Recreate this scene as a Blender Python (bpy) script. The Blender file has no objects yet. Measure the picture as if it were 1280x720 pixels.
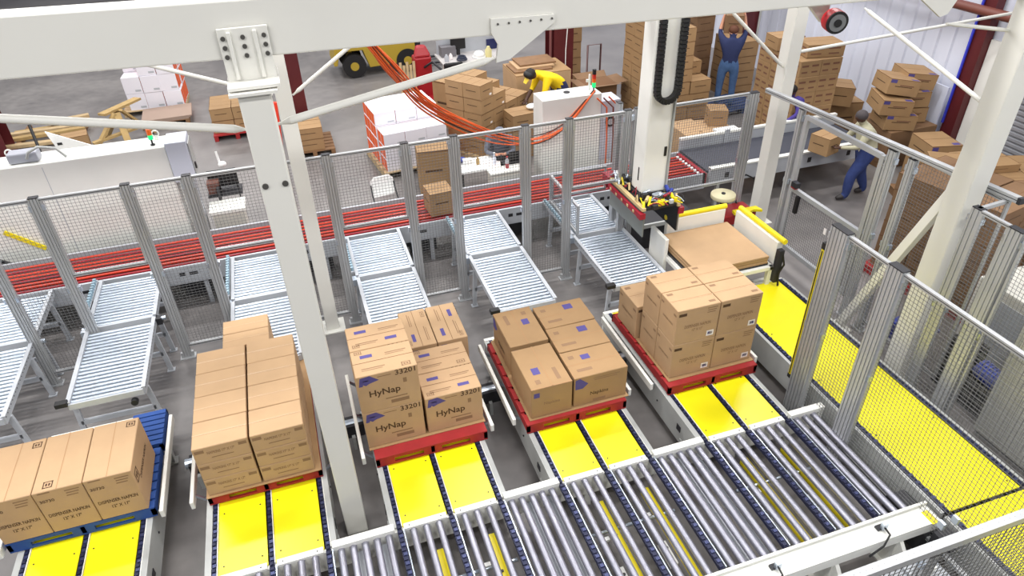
import bpy, math, random
from mathutils import Vector, Matrix
random.seed(7)
SC = bpy.context.scene
COL = SC.collection
PI = math.pi

# ------------------------------------------------------------------ camera
CAM_H = 6.3
FPX = 869.31
YAW, PITCH, ROLL = [math.radians(a) for a in (17.5646, 34.658, -1.5653)]
fwd = Vector((math.sin(YAW)*math.cos(PITCH), math.cos(YAW)*math.cos(PITCH), -math.sin(PITCH)))
right = Vector((math.cos(YAW), -math.sin(YAW), 0)); up = right.cross(fwd)
rr = right*math.cos(ROLL)+up*math.sin(ROLL); uu = -right*math.sin(ROLL)+up*math.cos(ROLL)
CM = Matrix((rr, uu, -fwd)).transposed()
cd = bpy.data.cameras.new('camera'); cam = bpy.data.objects.new('camera', cd); COL.objects.link(cam)
cam.matrix_world = Matrix.Translation((0, 0, CAM_H)) @ CM.to_4x4()
cd.sensor_width = 36; cd.lens = FPX/1280*36; cd.clip_end = 200
SC.camera = cam

# ------------------------------------------------------------------ materials
def lin(c):
    return tuple(((v/255)/12.92 if v/255 <= .04045 else ((v/255+.055)/1.055)**2.4) for v in c)+(1,)
MATS = {}
def mat(name, rgb, rough=.6, metal=0., noise=.0, scale=6., bump=0., emit=0., coat=0., alpha=1.):
    if name in MATS: return MATS[name]
    m = bpy.data.materials.new(name); m.use_nodes = True
    nt = m.node_tree; b = nt.nodes['Principled BSDF']
    b.inputs['Base Color'].default_value = lin(rgb)
    b.inputs['Roughness'].default_value = rough
    b.inputs['Metallic'].default_value = metal
    if coat: b.inputs['Coat Weight'].default_value = coat
    if alpha < 1: b.inputs['Alpha'].default_value = alpha
    if emit:
        b.inputs['Emission Color'].default_value = lin(rgb); b.inputs['Emission Strength'].default_value = emit
    if noise or bump:
        tc = nt.nodes.new('ShaderNodeTexCoord'); n = nt.nodes.new('ShaderNodeTexNoise')
        n.inputs['Scale'].default_value = scale; n.inputs['Detail'].default_value = 5
        nt.links.new(tc.outputs['Object'], n.inputs['Vector'])
        if noise:
            r = nt.nodes.new('ShaderNodeValToRGB')
            c = lin(rgb)
            r.color_ramp.elements[0].position = .3; r.color_ramp.elements[1].position = .7
            r.color_ramp.elements[0].color = tuple(max(0, v*(1-noise)) for v in c[:3])+(1,)
            r.color_ramp.elements[1].color = tuple(min(1, v*(1+noise)) for v in c[:3])+(1,)
            nt.links.new(n.outputs['Fac'], r.inputs['Fac']); nt.links.new(r.outputs['Color'], b.inputs['Base Color'])
        if bump:
            bp = nt.nodes.new('ShaderNodeBump'); bp.inputs['Strength'].default_value = bump; bp.inputs['Distance'].default_value = .02
            nt.links.new(n.outputs['Fac'], bp.inputs['Height']); nt.links.new(bp.outputs['Normal'], b.inputs['Normal'])
    MATS[name] = m
    return m

CREAM = mat('cream_paint', (216, 215, 208), .45, noise=.02, scale=1.5)
WHITE = mat('white_enamel', (232, 232, 226), .4, noise=.03, scale=2)
WHITEP = mat('white_plastic', (240, 240, 238), .4)
LGREY = mat('light_grey_paint', (178, 182, 188), .4, noise=.05)
FRAME = mat('machine_grey_paint', (176, 178, 176), .42, noise=.05)
ALU = mat('anodised_aluminium', (176, 178, 180), .38, .35, noise=.05, scale=3)
STEEL = mat('zinc_steel', (196, 206, 218), .33, .85, noise=.08, scale=20)
ROLL_M = mat('roller_steel', (154, 154, 166), .36, .75, noise=.05, scale=8)
DARKM = mat('dark_metal', (48, 48, 52), .5, .3)
BLACK = mat('black_plastic', (22, 22, 24), .55)
WIRE = mat('mesh_wire', (104, 104, 104), .45, .2)
YEL = mat('yellow_panel', (246, 234, 22), .32, noise=.02, scale=2)
YELP = mat('yellow_plastic', (236, 216, 20), .4)
CHAINM = mat('chain_blue_black', (34, 38, 66), .5, .3)
CHAIN2 = mat('chain_pin', (66, 72, 108), .4, .5)
STRAP = mat('belt_red_lit', (200, 54, 28), .35, noise=.06)  # orange cast of light on the red strips, put into the colour
STRAP2 = mat('belt_red', (150, 18, 34), .35, noise=.06)
CARD = mat('cardboard_tan', (180, 148, 112), .75, noise=.05, scale=4)
CARD2 = mat('cardboard_brown', (158, 126, 88), .75, noise=.06, scale=4)
CARD3 = mat('cardboard_dark', (126, 96, 68), .8, noise=.08, scale=4)
SEAM = mat('carton_seam', (112, 78, 48), .8)
SEAML = mat('carton_seam_soft', (164, 126, 88), .8)
INK = mat('ink_brown', (78, 54, 34), .8)
INKL = mat('ink_faded', (138, 108, 80), .8)
INKB = mat('ink_blue', (78, 70, 132), .7)
INKR = mat('ink_maroon', (118, 80, 62), .8)
LABELM = mat('paper_label', (235, 228, 226), .6)
TAPE = mat('clear_tape', (200, 168, 132), .3)
REDW = mat('pallet_red', (150, 30, 32), .7, noise=.12)
BLUEW = mat('pallet_blue', (34, 72, 140), .7, noise=.12)
NAVYW = mat('pallet_navy', (36, 60, 104), .7, noise=.12)
WOOD = mat('raw_pine', (186, 162, 124), .8, noise=.12)
WOODY = mat('yellowed_timber', (174, 146, 96), .8, noise=.12)
WOODB = mat('brown_timber', (128, 96, 66), .8, noise=.12)
MAROON = mat('maroon_steel', (86, 24, 28), .5, noise=.08)
SKIN_D = mat('skin_dark', (74, 46, 34), .6)
SKIN_L = mat('skin_light', (206, 150, 122), .6)
HAIRD = mat('hair_dark', (26, 20, 18), .7)
ORANGE = mat('orange_cable', (226, 98, 38), .5)
ORANGEP = mat('orange_print', (232, 96, 40), .6)
CARTW = mat('white_carton', (232, 230, 238), .6)
GREENL = mat('green_lamp', (30, 210, 120), .4, emit=.9)
REDL = mat('red_lamp', (190, 40, 20), .4, emit=.15)
AMBL = mat('amber_lamp', (225, 100, 20), .4, emit=.15)
RUBBER = mat('conveyor_rubber', (62, 64, 74), .6)
BLUEM = mat('motor_blue', (40, 60, 150), .5)
PURPLE = mat('fabric_purple', (66, 52, 130), .8)

# ------------------------------------------------------------------ mesh builder
LOC = {}
class MB:
    def __init__(s): s.v = []; s.f = []; s.m = []; s.mats = []; s.sm = []
    def mi(s, m):
        if m not in s.mats: s.mats.append(m)
        return s.mats.index(m)
    def add(s, vs, fs, m, smooth=False):
        o = len(s.v); k = s.mi(m)
        s.v += [Vector(a) for a in vs]
        for f in fs: s.f.append([i+o for i in f]); s.m.append(k); s.sm.append(smooth)
        return s
    def box(s, x0, x1, y0, y1, z0, z1, m):
        vs = [(x0,y0,z0),(x1,y0,z0),(x1,y1,z0),(x0,y1,z0),(x0,y0,z1),(x1,y0,z1),(x1,y1,z1),(x0,y1,z1)]
        return s.add(vs, [(0,3,2,1),(4,5,6,7),(0,1,5,4),(1,2,6,5),(2,3,7,6),(3,0,4,7)], m)
    def bar(s, p0, p1, w, h, m, upv=(0,0,1)):
        p0 = Vector(p0); p1 = Vector(p1); d = (p1-p0).normalized(); u = Vector(upv)
        if abs(d.dot(u)) > .98: u = Vector((0,1,0))
        a = d.cross(u).normalized(); b = a.cross(d).normalized()
        vs = []
        for p in (p0, p1):
            for sa, sb in ((-1,-1),(1,-1),(1,1),(-1,1)): vs.append(p+a*sa*w/2+b*sb*h/2)
        return s.add(vs, [(0,1,2,3),(7,6,5,4),(0,4,5,1),(1,5,6,2),(2,6,7,3),(3,7,4,0)], m)
    def cyl(s, p0, p1, r, m, n=12, r1=None, caps=True):
        p0 = Vector(p0); p1 = Vector(p1); r1 = r if r1 is None else r1
        d = (p1-p0).normalized(); u = Vector((0,0,1)) if abs(d.z) < .9 else Vector((1,0,0))
        a = d.cross(u).normalized(); b = a.cross(d)
        vs = []
        for p, q in ((p0, r), (p1, r1)):
            for i in range(n):
                t = 2*PI*i/n; vs.append(p+(a*math.cos(t)+b*math.sin(t))*q)
        s.add(vs, [(i, i+n, (i+1) % n+n, (i+1) % n) for i in range(n)], m, True)
        if caps:
            s.add(vs[:n], [tuple(range(n))], m); s.add(vs[n:], [tuple(reversed(range(n)))], m)
        return s
    def tube(s, pts, r, m, n=8):
        pts = [Vector(p) for p in pts]; rings = []; pa = None
        for i, p in enumerate(pts):
            d = (pts[min(i+1, len(pts)-1)]-pts[max(i-1, 0)]).normalized()
            if pa is None:
                u = Vector((0,0,1)) if abs(d.z) < .9 else Vector((1,0,0)); a = d.cross(u).normalized()
            else: a = (pa-d*pa.dot(d)).normalized()
            pa = a; b = a.cross(d)
            rings.append([p+(a*math.cos(2*PI*k/n)+b*math.sin(2*PI*k/n))*r for k in range(n)])
        vs = [q for g in rings for q in g]; fs = []
        for i in range(len(pts)-1):
            for k in range(n): fs.append((i*n+k, (i+1)*n+k, (i+1)*n+(k+1) % n, i*n+(k+1) % n))
        s.add(vs, fs, m, True)
        s.add(rings[0], [tuple(range(n))], m); s.add(rings[-1], [tuple(reversed(range(n)))], m)
        return s
    def prism(s, poly, d, off, m):
        """poly: list of 3-D points (planar), extruded by vector off"""
        P = [Vector(p) for p in poly]; o = Vector(off); n = len(P)
        s.add(P+[p+o for p in P], [tuple(reversed(range(n))), tuple(range(n, 2*n))]+[(i, (i+1) % n, (i+1) % n+n, i+n) for i in range(n)], m)
        return s
    def lathe(s, prof, c, m, n=16, axis='z'):
        vs = []; c = Vector(c)
        for r, h in prof:
            for k in range(n):
                t = 2*PI*k/n; x, y = r*math.cos(t), r*math.sin(t)
                vs.append(c+(Vector((x, y, h)) if axis == 'z' else Vector((x, h, y)) if axis == 'y' else Vector((h, x, y))))
        fs = []
        for i in range(len(prof)-1):
            for k in range(n): fs.append((i*n+k, i*n+(k+1) % n, (i+1)*n+(k+1) % n, (i+1)*n+k))
        s.add(vs, fs, m, True)
        s.add(vs[:n], [tuple(reversed(range(n)))], m); s.add(vs[-n:], [tuple(range(n))], m)
        return s
    def ball(s, c, r, m, sc=(1,1,1), n=10):
        c = Vector(c); vs = []; fs = []
        for i in range(n+1):
            t = PI*i/n
            for k in range(2*n):
                p = PI*k/n; vs.append(c+Vector((r*sc[0]*math.sin(t)*math.cos(p), r*sc[1]*math.sin(t)*math.sin(p), r*sc[2]*math.cos(t))))
        for i in range(n):
            for k in range(2*n): fs.append((i*2*n+k, (i+1)*2*n+k, (i+1)*2*n+(k+1) % (2*n), i*2*n+(k+1) % (2*n)))
        return s.add(vs, fs, m, True)
    def build(s, name, parent=None, origin=None, bevel=0., local=False):
        if parent is not None and not local:
            o = LOC.get(parent.name, Vector((0,0,0)))
            vs = [p-o for p in s.v]; org = Vector((0,0,0))
        elif parent is not None: vs = s.v; org = Vector((0,0,0))
        else:
            if origin is None:
                xs = [p.x for p in s.v]; ys = [p.y for p in s.v]; zs = [p.z for p in s.v]
                origin = ((min(xs)+max(xs))/2, (min(ys)+max(ys))/2, min(zs))
            org = Vector(origin); vs = [p-org for p in s.v]
        me = bpy.data.meshes.new(name); me.from_pydata(vs, [], s.f)
        for m in s.mats: me.materials.append(m)
        me.polygons.foreach_set('material_index', s.m); me.polygons.foreach_set('use_smooth', s.sm)
        me.update()
        ob = bpy.data.objects.new(name, me); COL.objects.link(ob)
        if parent is not None: ob.parent = parent; LOC[ob.name] = LOC.get(parent.name, Vector((0,0,0))) if not local else Vector((0,0,0))
        else: ob.location = org; LOC[ob.name] = org
        if bevel:
            b = ob.modifiers.new('bevel', 'BEVEL'); b.width = bevel; b.segments = 2; b.limit_method = 'ANGLE'; b.angle_limit = math.radians(50)
        return ob

def tag(o, label=None, cat=None, group=None, kind=None):
    if label: o['label'] = label
    if cat: o['category'] = cat
    if group: o['group'] = group
    if kind: o['kind'] = kind
    return o
def thing(name, label, cat, loc=(0,0,0), group=None, rz=0):
    o = bpy.data.objects.new(name, None); COL.objects.link(o); o.empty_display_size = .1
    o.location = loc; o.rotation_euler = (0,0,rz); LOC[o.name] = Vector(loc)
    return tag(o, label, cat, group)
def part(mb, name, parent, bevel=0., label=None):
    o = mb.build(name, parent, bevel=bevel)
    if label: o['label'] = label
    return o
KIDS = {}
def children(o): return [c for c in COL.objects if c.parent == o]
def copy_tree(o, loc, rz=None, label=None, group=None, kids=None):
    c = o.copy(); COL.objects.link(c); c.location = loc
    if rz is not None: c.rotation_euler = (0,0,rz)
    if label: c['label'] = label
    if group: c['group'] = group
    for ch in (kids if kids is not None else children(o)):
        d = ch.copy(); COL.objects.link(d); d.parent = c
        for g in children(ch):
            e = g.copy(); COL.objects.link(e); e.parent = d
    return c
def struct(mb, name, **k):
    o = mb.build(name, **k); o['kind'] = 'structure'; return o

# ------------------------------------------------------------------ lettering
TXT = {}
def glyphs(s_):
    if s_ in TXT: return TXT[s_]
    cu = bpy.data.curves.new('txt', 'FONT'); cu.body = s_; cu.size = 1; cu.resolution_u = 2; cu.offset = .018
    ob = bpy.data.objects.new('txt', cu); COL.objects.link(ob)
    bpy.context.view_layer.update()
    me = bpy.data.meshes.new_from_object(ob.evaluated_get(bpy.context.evaluated_depsgraph_get()))
    vs = [(v.co.x, v.co.y) for v in me.vertices]; fs = [tuple(p.vertices) for p in me.polygons]
    w = max(v[0] for v in vs); TXT[s_] = (vs, fs, w)
    bpy.data.objects.remove(ob); bpy.data.curves.remove(cu); bpy.data.meshes.remove(me)
    return TXT[s_]
class Face:
    """decals on a planar face: o origin, u/v unit axes, W/H extents"""
    def __init__(s, mb, o, u, v, W, H, e=.0015):
        s.mb = mb; s.u = Vector(u); s.v = Vector(v); s.n = s.u.cross(s.v); s.o = Vector(o)+s.n*e; s.W = W; s.H = H
    def P(s, a, b): return s.o+s.u*a*s.W+s.v*b*s.H
    def rect(s, a0, a1, b0, b1, m): s.mb.add([s.P(a0,b0), s.P(a1,b0), s.P(a1,b1), s.P(a0,b1)], [(0,1,2,3)], m)
    def poly(s, pts, m): s.mb.add([s.P(*p) for p in pts], [tuple(range(len(pts)))], m)
    def text(s, t, a, b, wid, m, hs=1.):
        vs, fs, w = glyphs(t); k = wid*s.W/w; base = s.P(a, b)
        s.mb.add([base+s.u*x*k+s.v*y*k*hs for x, y in vs], fs, m)
def faces(mb, w, d, h, e=.0015):
    x0, x1, y0, y1 = -w/2, w/2, -d/2, d/2
    return dict(front=Face(mb, (x0,y0,0), (1,0,0), (0,0,1), w, h, e), left=Face(mb, (x0,y1,0), (0,-1,0), (0,0,1), d, h, e),
                right=Face(mb, (x1,y0,0), (0,1,0), (0,0,1), d, h, e), back=Face(mb, (x1,y1,0), (-1,0,0), (0,0,1), w, h, e),
                top=Face(mb, (x0,y0,h), (1,0,0), (0,1,0), w, d, e))
def smalltext(F, a, b, wid, n, m):
    for i in range(n): F.rect(a+(.04*wid if i % 2 else 0), a+wid*(1-.1*(i % 3)), b-i*.06, b-i*.06+.025, m)
def stamp(F, a, b, w, h, m):
    t = .12
    F.rect(a, a+w, b, b+h*t, m); F.rect(a, a+w, b+h*(1-t), b+h, m); F.rect(a, a+w*t, b, b+h, m); F.rect(a+w*(1-t), a+w, b, b+h, m)
    F.rect(a+w*.25, a+w*.45, b+h*.3, b+h*.7, m); F.rect(a+w*.55, a+w*.75, b+h*.3, b+h*.7, m)
CART = {}
def carton_mesh(w, d, h, style, var=0):
    key = (round(w,3), round(d,3), round(h,3), style, var)
    if key in CART: return CART[key]
    mb = MB()
    base = {'white': CARTW, 'dark': CARD3, 'brown': CARD2, 'rows': CARD2, 'big': CARD3, 'case': CARD2}.get(style, CARD)
    mb.box(-w/2, w/2, -d/2, d/2, 0, h, base)
    F = faces(mb, w, d, h); f, l, r, t = F['front'], F['left'], F['right'], F['top']
    sm = SEAML if base is CARD else SEAM
    if style == 'hynap':
        t.rect(0, 1, .49, .505, SEAM); 
        t.rect(.14, .34, .66, .78, INKB); t.rect(.55, .9, .70, .73, INKL); t.rect(.55, .86, .64, .66, INKL)
        t.rect(.62, .82, .2, .32, INKB) if var else stamp(t, .76, .08, .15, .14, INKL)
        t.rect(.12, .5, .24, .27, INKL); t.rect(.12, .46, .18, .2, INKL); stamp(t, .06, .1 if var else .84, .12, .12, INKL)
        f.poly([(.03,.74), (.06,.96), (.22,.98), (.36,.83), (.2,.78), (.14,.74), (.1,.78), (.09,.74)], INKB)
        f.rect(.10, .20, .86, .88, INKL)
        f.text('33201', .62, .86, .34, INK); f.text('HyNap', .16, .42, .52, INK)
        f.rect(.42, .78, .27, .3, INKL); f.rect(.5, .8, .13, .22, INKL); f.rect(.34, .56, .9, .92, INKL); f.rect(.74, .8, .62, .74, INKL)
        for G in (l, r): G.text('HyNap', .25, .45, .45, INK); G.rect(.1, .3, .8, .9, INKB)
    elif style == 'napkin':
        t.rect(.49, .505, 0, 1, SEAML); stamp(t, .74, .84, .2, .1, INK) if var != 1 else stamp(t, .2, .05, .2, .11, INK)
        f.text('30730', .06 if var != 2 else .3, .74, .3, INK); smalltext(f, .62, .9, .3, 3, INKL); smalltext(f, .1, .95, .25, 1, INKL)
        f.text('DISPENSER NAPKIN', .08, .38, .84, INK, 1.5); f.text('12" X 17"', .3, .24, .4, INK, 1.3)
        r.text('DISPENSER NAPKIN', .2, .5, .6, INK, 1.3); stamp(r, .05, .6, .15, .24, INK)
        l.text('DISPENSER NAPKIN', .2, .5, .6, INK, 1.3)
    elif style == 'towel':
        t.rect(.0, 1, .48, .5, SEAML) ; t.rect(0, 1, .46, .475, TAPE); t.rect(.78, .93, .12, .22, INKL); t.rect(.06, .2, .8, .9, INKL)
        f.rect(.04, .22, .82, .9, INK); smalltext(f, .7, .9, .24, 3, INKL)
        f.text('DISPENSER NAPKIN', .2, .45, .62, INKL, 1.6); f.text('12" X 12"', .38, .33, .26, INKL, 1.4)
        f.rect(.76, .93, .08, .24, LABELM); f.rect(.79, .9, .12, .2, INKB)
        for G in (l, r): G.text('DISPENSER NAPKIN', .2, .5, .6, INKL, 1.4); G.rect(.05, .2, .82, .88, INKL); G.rect(.8, .95, .8, .86, INKL)
    elif style == 'case':
        t.rect(0, 1, .47, .49, SEAML); t.rect(.1, .2, .7, .82, INKL)
        if var == 0: t.rect(.32, .48, .6, .78, INKB)
        elif var == 1: t.rect(.56, .74, .62, .84, INKB)
        t.rect(.12, .4, .2, .3, INKL); t.rect(.0, .02, 0, 1, SEAML)
        f.poly([(.02,.6), (.02,.92), (.1,.96), (.26,.74), (.16,.6)], INKB)
        f.text('Napkins', .3, .3, .35, INK); smalltext(f, .35, .86, .5, 2, INKL); f.rect(.36, .6, .05, .14, INKL)
        for G in (l, r): G.text('Napkins', .3, .4, .4, INKL); G.rect(.06, .2, .7, .86, INKB)
    elif style == 'flat':
        t.rect(0, 1, .485, .515, TAPE); t.rect(0, 1, .49, .495, SEAML)
        f.rect(.03, .2, .68, .86, INKL); f.rect(.82, .97, .68, .86, INKL); f.text('NAPKINS 17" X 17"', .24, .55, .5, INKL, 1.6); f.rect(.3, .7, .3, .35, INKL)
        for G in (l, r): G.rect(.1, .5, .5, .56, INKL)
    elif style == 'white':
        t.rect(0, 1, .45, .47, LGREY)
        f.rect(.6, .92, .12, .24, LGREY)
        for G in (l, r, F['back']):
            G.rect(.03, .97, .06, .94, ORANGEP); G.rect(.47, .53, 0, 1, CARTW)
    elif style == 'rows':
        for G in (f, l, r):
            for a in (.08, .56): G.rect(a, a+.32, .62, .74, INKR); G.rect(a+.02, a+.3, .24, .34, INKR)
        t.rect(0, 1, .49, .505, SEAM)
    elif style in ('brown', 'dark', 'big'):
        t.rect(0, 1, .49, .51, sm)
        for G in (f, l, r, F['back']):
            G.rect(.2, .75, .52, .57, INK if style != 'big' else SEAM); G.rect(0, 1, .97, 1, SEAM)
        if var == 1: f.rect(.7, .86, .1, .24, LABELM)
        if var == 2:
            t.rect(.72, .95, .04, .18, INKB); f.rect(.02, .22, .74, .95, INKB); f.rect(.35, .8, .6, .66, INKR)
    elif style == 'slot':
        t.rect(0, 1, .49, .51, SEAML); t.rect(.25, .38, .82, .86, SEAM); t.rect(.62, .75, .12, .16, SEAM); f.rect(.06, .3, .68, .84, INKB)
    me = mb.build('carton_tmp', origin=(0,0,0)); data = me.data; bpy.data.objects.remove(me)
    CART[key] = data
    return data
def carton(cx, cy, z, w, d, h, style, label, group, rot=0, var=0, name='carton', cat='box', tilt=(0,0)):
    o = bpy.data.objects.new(name, carton_mesh(w-.006, d-.006, h-.004, style, var)); COL.objects.link(o)
    o.location = (cx, cy, z); o.rotation_euler = (tilt[0], tilt[1], rot)
    b = o.modifiers.new('bevel', 'BEVEL'); b.width = .006; b.segments = 1; b.limit_method = 'ANGLE'; b.angle_limit = math.radians(60)
    return tag(o, label, cat, group)
ORD = ['first', 'second', 'third', 'fourth', 'fifth', 'sixth', 'seventh', 'eighth', 'ninth', 'tenth']
def nth(i, n, lo, hi):
    if n == 1: return ''
    if i == 0: return lo
    if i == n-1: return hi
    return ORD[i]+' '
def grid(name_, ox, oy, z0, rot, nx, ny, heights, cw, cd_, ch, style, group, jit=.01, vars_=(0,), text='brown carton'):
    """stack of cartons from its near-left corner; heights[j][i] tiers"""
    R = Matrix.Rotation(rot, 2)
    for j in range(ny):
        for i in range(nx):
            n = heights[j][i]
            for k in range(n):
                top = k == n-1
                fr = j == 0 or heights[j-1][i] <= k
                lf = i == 0 or heights[j][i-1] <= k
                rt = i == nx-1 or heights[j][i+1] <= k
                if not (top or fr or lf or rt): continue
                p = R @ Vector(((i+.5)*cw+random.uniform(-jit,jit), (j+.5)*cd_+random.uniform(-jit,jit)))
                row = nth(j, ny, 'front ', 'rear '); colw = nth(i, nx, 'left ', 'right '); tier = 'topmost' if top else ('lowest' if k == 0 else ORD[k]+' from bottom')
                wh = (row+'row, ' if row else '')+(colw+'column, ' if colw else '')
                carton(ox+p.x, oy+p.y, z0+k*ch, cw, cd_, ch, style, f'{text} of {name_}, {wh}{tier}'.replace('  ', ' '), group, rot+random.uniform(-.012,.012), random.choice(vars_))
def pallet(x0, x1, y0, y1, z0, m, label, group='loaded pallets', name='pallet', rot=0):
    w, d, h = x1-x0, y1-y0, .13
    t = thing(name, label, 'pallet', ((x0+x1)/2, (y0+y1)/2, z0), group, rot)
    a = MB(); nb = 7; s_ = d/nb
    for i in range(nb): a.box(-w/2, w/2, -d/2+i*s_, -d/2+i*s_+s_*.78, h-.02, h, m)
    o = a.build('deck', t, local=True, bevel=.003)
    for x in (-w/2+.02, 0, w/2-.02):
        a = MB(); a.box(x-.02, x+.02, -d/2, d/2, .02, h-.02, m); a.build('stringer', t, local=True)
    # blocked front and back faces with fork openings
    for y in (-d/2, d/2-.025):
        a = MB(); a.box(-w/2, w/2, y, y+.025, h-.045, h-.02, m); a.box(-w/2, w/2, y, y+.025, 0, .025, m)
        for x0_, x1_ in ((-w/2, -w/2+.2), (-.1, .1), (w/2-.2, w/2)): a.box(x0_, x1_, y, y+.025, .025, h-.045, m)
        a.build('end_board', t, local=True)
    return t
# ================================================================== SETTING
def floor_material():
    m = bpy.data.materials.new('polished_concrete'); m.use_nodes = True; nt = m.node_tree; b = nt.nodes['Principled BSDF']
    tc = nt.nodes.new('ShaderNodeTexCoord'); n = nt.nodes.new('ShaderNodeTexNoise'); n.inputs['Scale'].default_value = .5; n.inputs['Detail'].default_value = 8
    n2 = nt.nodes.new('ShaderNodeTexNoise'); n2.inputs['Scale'].default_value = 5; n2.inputs['Detail'].default_value = 6
    mx = nt.nodes.new('ShaderNodeMath'); mx.operation = 'MULTIPLY_ADD'; mx.inputs[1].default_value = .35
    r = nt.nodes.new('ShaderNodeValToRGB'); r.color_ramp.elements[0].position = .35; r.color_ramp.elements[1].position = .85
    r.color_ramp.elements[0].color = lin((86, 83, 84)); r.color_ramp.elements[1].color = lin((132, 128, 126))
    nt.links.new(tc.outputs['Object'], n.inputs['Vector']); nt.links.new(tc.outputs['Object'], n2.inputs['Vector'])
    nt.links.new(n2.outputs['Fac'], mx.inputs[0]); nt.links.new(n.outputs['Fac'], mx.inputs[2])
    nt.links.new(mx.outputs[0], r.inputs['Fac']); nt.links.new(r.outputs['Color'], b.inputs['Base Color'])
    # expansion joints every 3.8 m
    b.inputs['Roughness'].default_value = .38
    rr_ = nt.nodes.new('ShaderNodeMapRange'); rr_.inputs['To Min'].default_value = .25; rr_.inputs['To Max'].default_value = .5
    nt.links.new(n2.outputs['Fac'], rr_.inputs['Value']); nt.links.new(rr_.outputs[0], b.inputs['Roughness'])
    return m
FLOORM = floor_material()
mb = MB(); mb.add([(-28,-3,0), (16,-3,0), (16,48,0), (-28,48,0)], [(0,1,2,3)], FLOORM); struct(mb, 'floor', origin=(0,0,0))
WX = 12.8
WALLM = mat('wall_sheet_white', (214, 218, 232), .55)
mb = MB(); y = 9.4; prof = []
while y < 48:
    prof += [(WX, y), (WX, y+.24), (WX-.035, y+.27), (WX-.035, y+.33)]; y += .36
vs = [(a, b_, z) for a, b_ in prof for z in (0, 8.5)]
mb.add(vs, [(2*i, 2*i+1, 2*i+3, 2*i+2) for i in range(len(prof)-1)], WALLM)
mb.box(WX+.02, WX+.14, -3, 48, 0, 8.5, WALLM)
struct(mb, 'wall_right', origin=(WX, 20, 0))
mb = MB(); mb.box(-28, 16, 48, 48.2, 0, 8.5, mat('wall_sheet_grey', (188, 190, 200), .6)); struct(mb, 'wall_back')
# roller shutter
SLAT = mat('shutter_grey', (150, 152, 158), .45, .3)
d = bpy.data.objects.new('door_1', None); COL.objects.link(d); d['kind'] = 'structure'; d.location = (WX-.1, 7.3, 0); LOC['door_1'] = Vector(d.location)
prof = []; z = 0
while z < 4.6: prof += [(WX-.06, z), (WX-.1, z+.02), (WX-.1, z+.07), (WX-.06, z+.09)]; z += .1
a = MB(); a.add([(x_, yy, zz) for x_, zz in prof for yy in (5.3, 9.2)], [(2*i, 2*i+1, 2*i+3, 2*i+2) for i in range(len(prof)-1)], SLAT); a.build('slat_curtain', d)
a = MB(); a.box(WX-.16, WX+.0, 9.2, 9.36, 0, 4.8, FRAME); a.box(WX-.16, WX, 5.14, 5.3, 0, 4.8, FRAME); a.box(WX-.5, WX, 5.14, 9.36, 4.6, 5.1, FRAME); a.build('door_frame', d)
# smooth lower wall panel next to the shutter
mb = MB(); mb.box(WX-.07, WX-.0, 9.40, 9.9, 0, 2.5, WHITE); struct(mb, 'trim_1')

def h_column(name, x, y, w, dp, z1, label, rot=0, m=MAROON):
    t = thing(name, label, 'column', (x, y, 0), None, rot)
    a = MB(); a.box(-w/2, w/2, -dp/2, -dp/2+.02, 0, z1, m); a.build('flange', t, local=True)
    a = MB(); a.box(-w/2, w/2, dp/2-.02, dp/2, 0, z1, m); a.build('flange', t, local=True)
    a = MB(); a.box(-.012, .012, -dp/2+.02, dp/2-.02, 0, z1, m); a.build('web', t, local=True)
    a = MB(); a.box(-w/2-.06, w/2+.06, -dp/2-.06, dp/2+.06, 0, .03, m); a.build('base_plate', t, local=True)
    return t
h_column('building_column', .15, 16.6, .36, .5, 8.0, 'maroon steel building column behind the white gantry legs')
t = h_column('building_column', 6.55, 16.3, .5, .62, 8.0, 'wide maroon steel column behind the person in the yellow shirt', .0)
a = MB(); a.cyl((-.30, -.2, 0), (-.30, -.2, 8), .035, mat('conduit_brown', (120, 72, 72), .5)); a.build('conduit', t, local=True)
a = MB(); a.tube([(-.02,-.34,4.2), (-.04,-.34,3.0), (.08,-.34,2.0), (.04,-.34,1.4), (.04,-.34,.5)], .012, WHITEP); a.build('hanging_cable', t, local=True)
h_column('building_column', -6.55, 17.9, .5, .6, 8.0, 'maroon steel column at the left edge beyond the white cabinet')
t = h_column('building_column', 11.75, 16.2, .5, .6, 8.0, 'dark maroon column beside the worker in the navy shirt')
a = MB(); a.cyl((.2, -.36, 0), (.2, -.36, 8), .03, FRAME); a.build('conduit', t, local=True)
a = MB(); a.box(.24, .56, -.5, -.36, 3.0, 3.5, FRAME); a.box(.32, .48, -.51, -.5, 3.1, 3.4, LGREY); a.build('switch_box', t, local=True)
a = MB(); a.bar((-.2, -.45, 3.4), (-.28, -.5, 2.5), .04, .04, WHITEP); a.build('lever', t, local=True)
t = thing('building_column', 'maroon wall column with blue edge next to the roller shutter', 'column', (12.68, 10.05, 0))
a = MB(); a.box(-.12, .08, -.14, -.12, 0, 8.2, MAROON); a.build('flange', t, local=True)
a = MB(); a.box(-.12, .08, .12, .14, 0, 8.2, MAROON); a.build('flange', t, local=True)
a = MB(); a.box(-.10, -.08, -.12, .12, 0, 8.2, MAROON); a.build('web', t, local=True)
a = MB(); a.box(-.15, -.12, .11, .15, .8, 8.2, mat('blue_edge', (52, 60, 190), .5)); a.build('edge_strip', t, local=True)
mb = MB(); mb.cyl((WX-.3, 9.3, 3.0), (WX-.3, 14.0, 3.0), .09, mat('purlin_brown', (112, 62, 52), .5)); tag(mb.build('roof_purlin'), 'brown round pipe running along the white corrugated wall', 'pipe')

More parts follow.
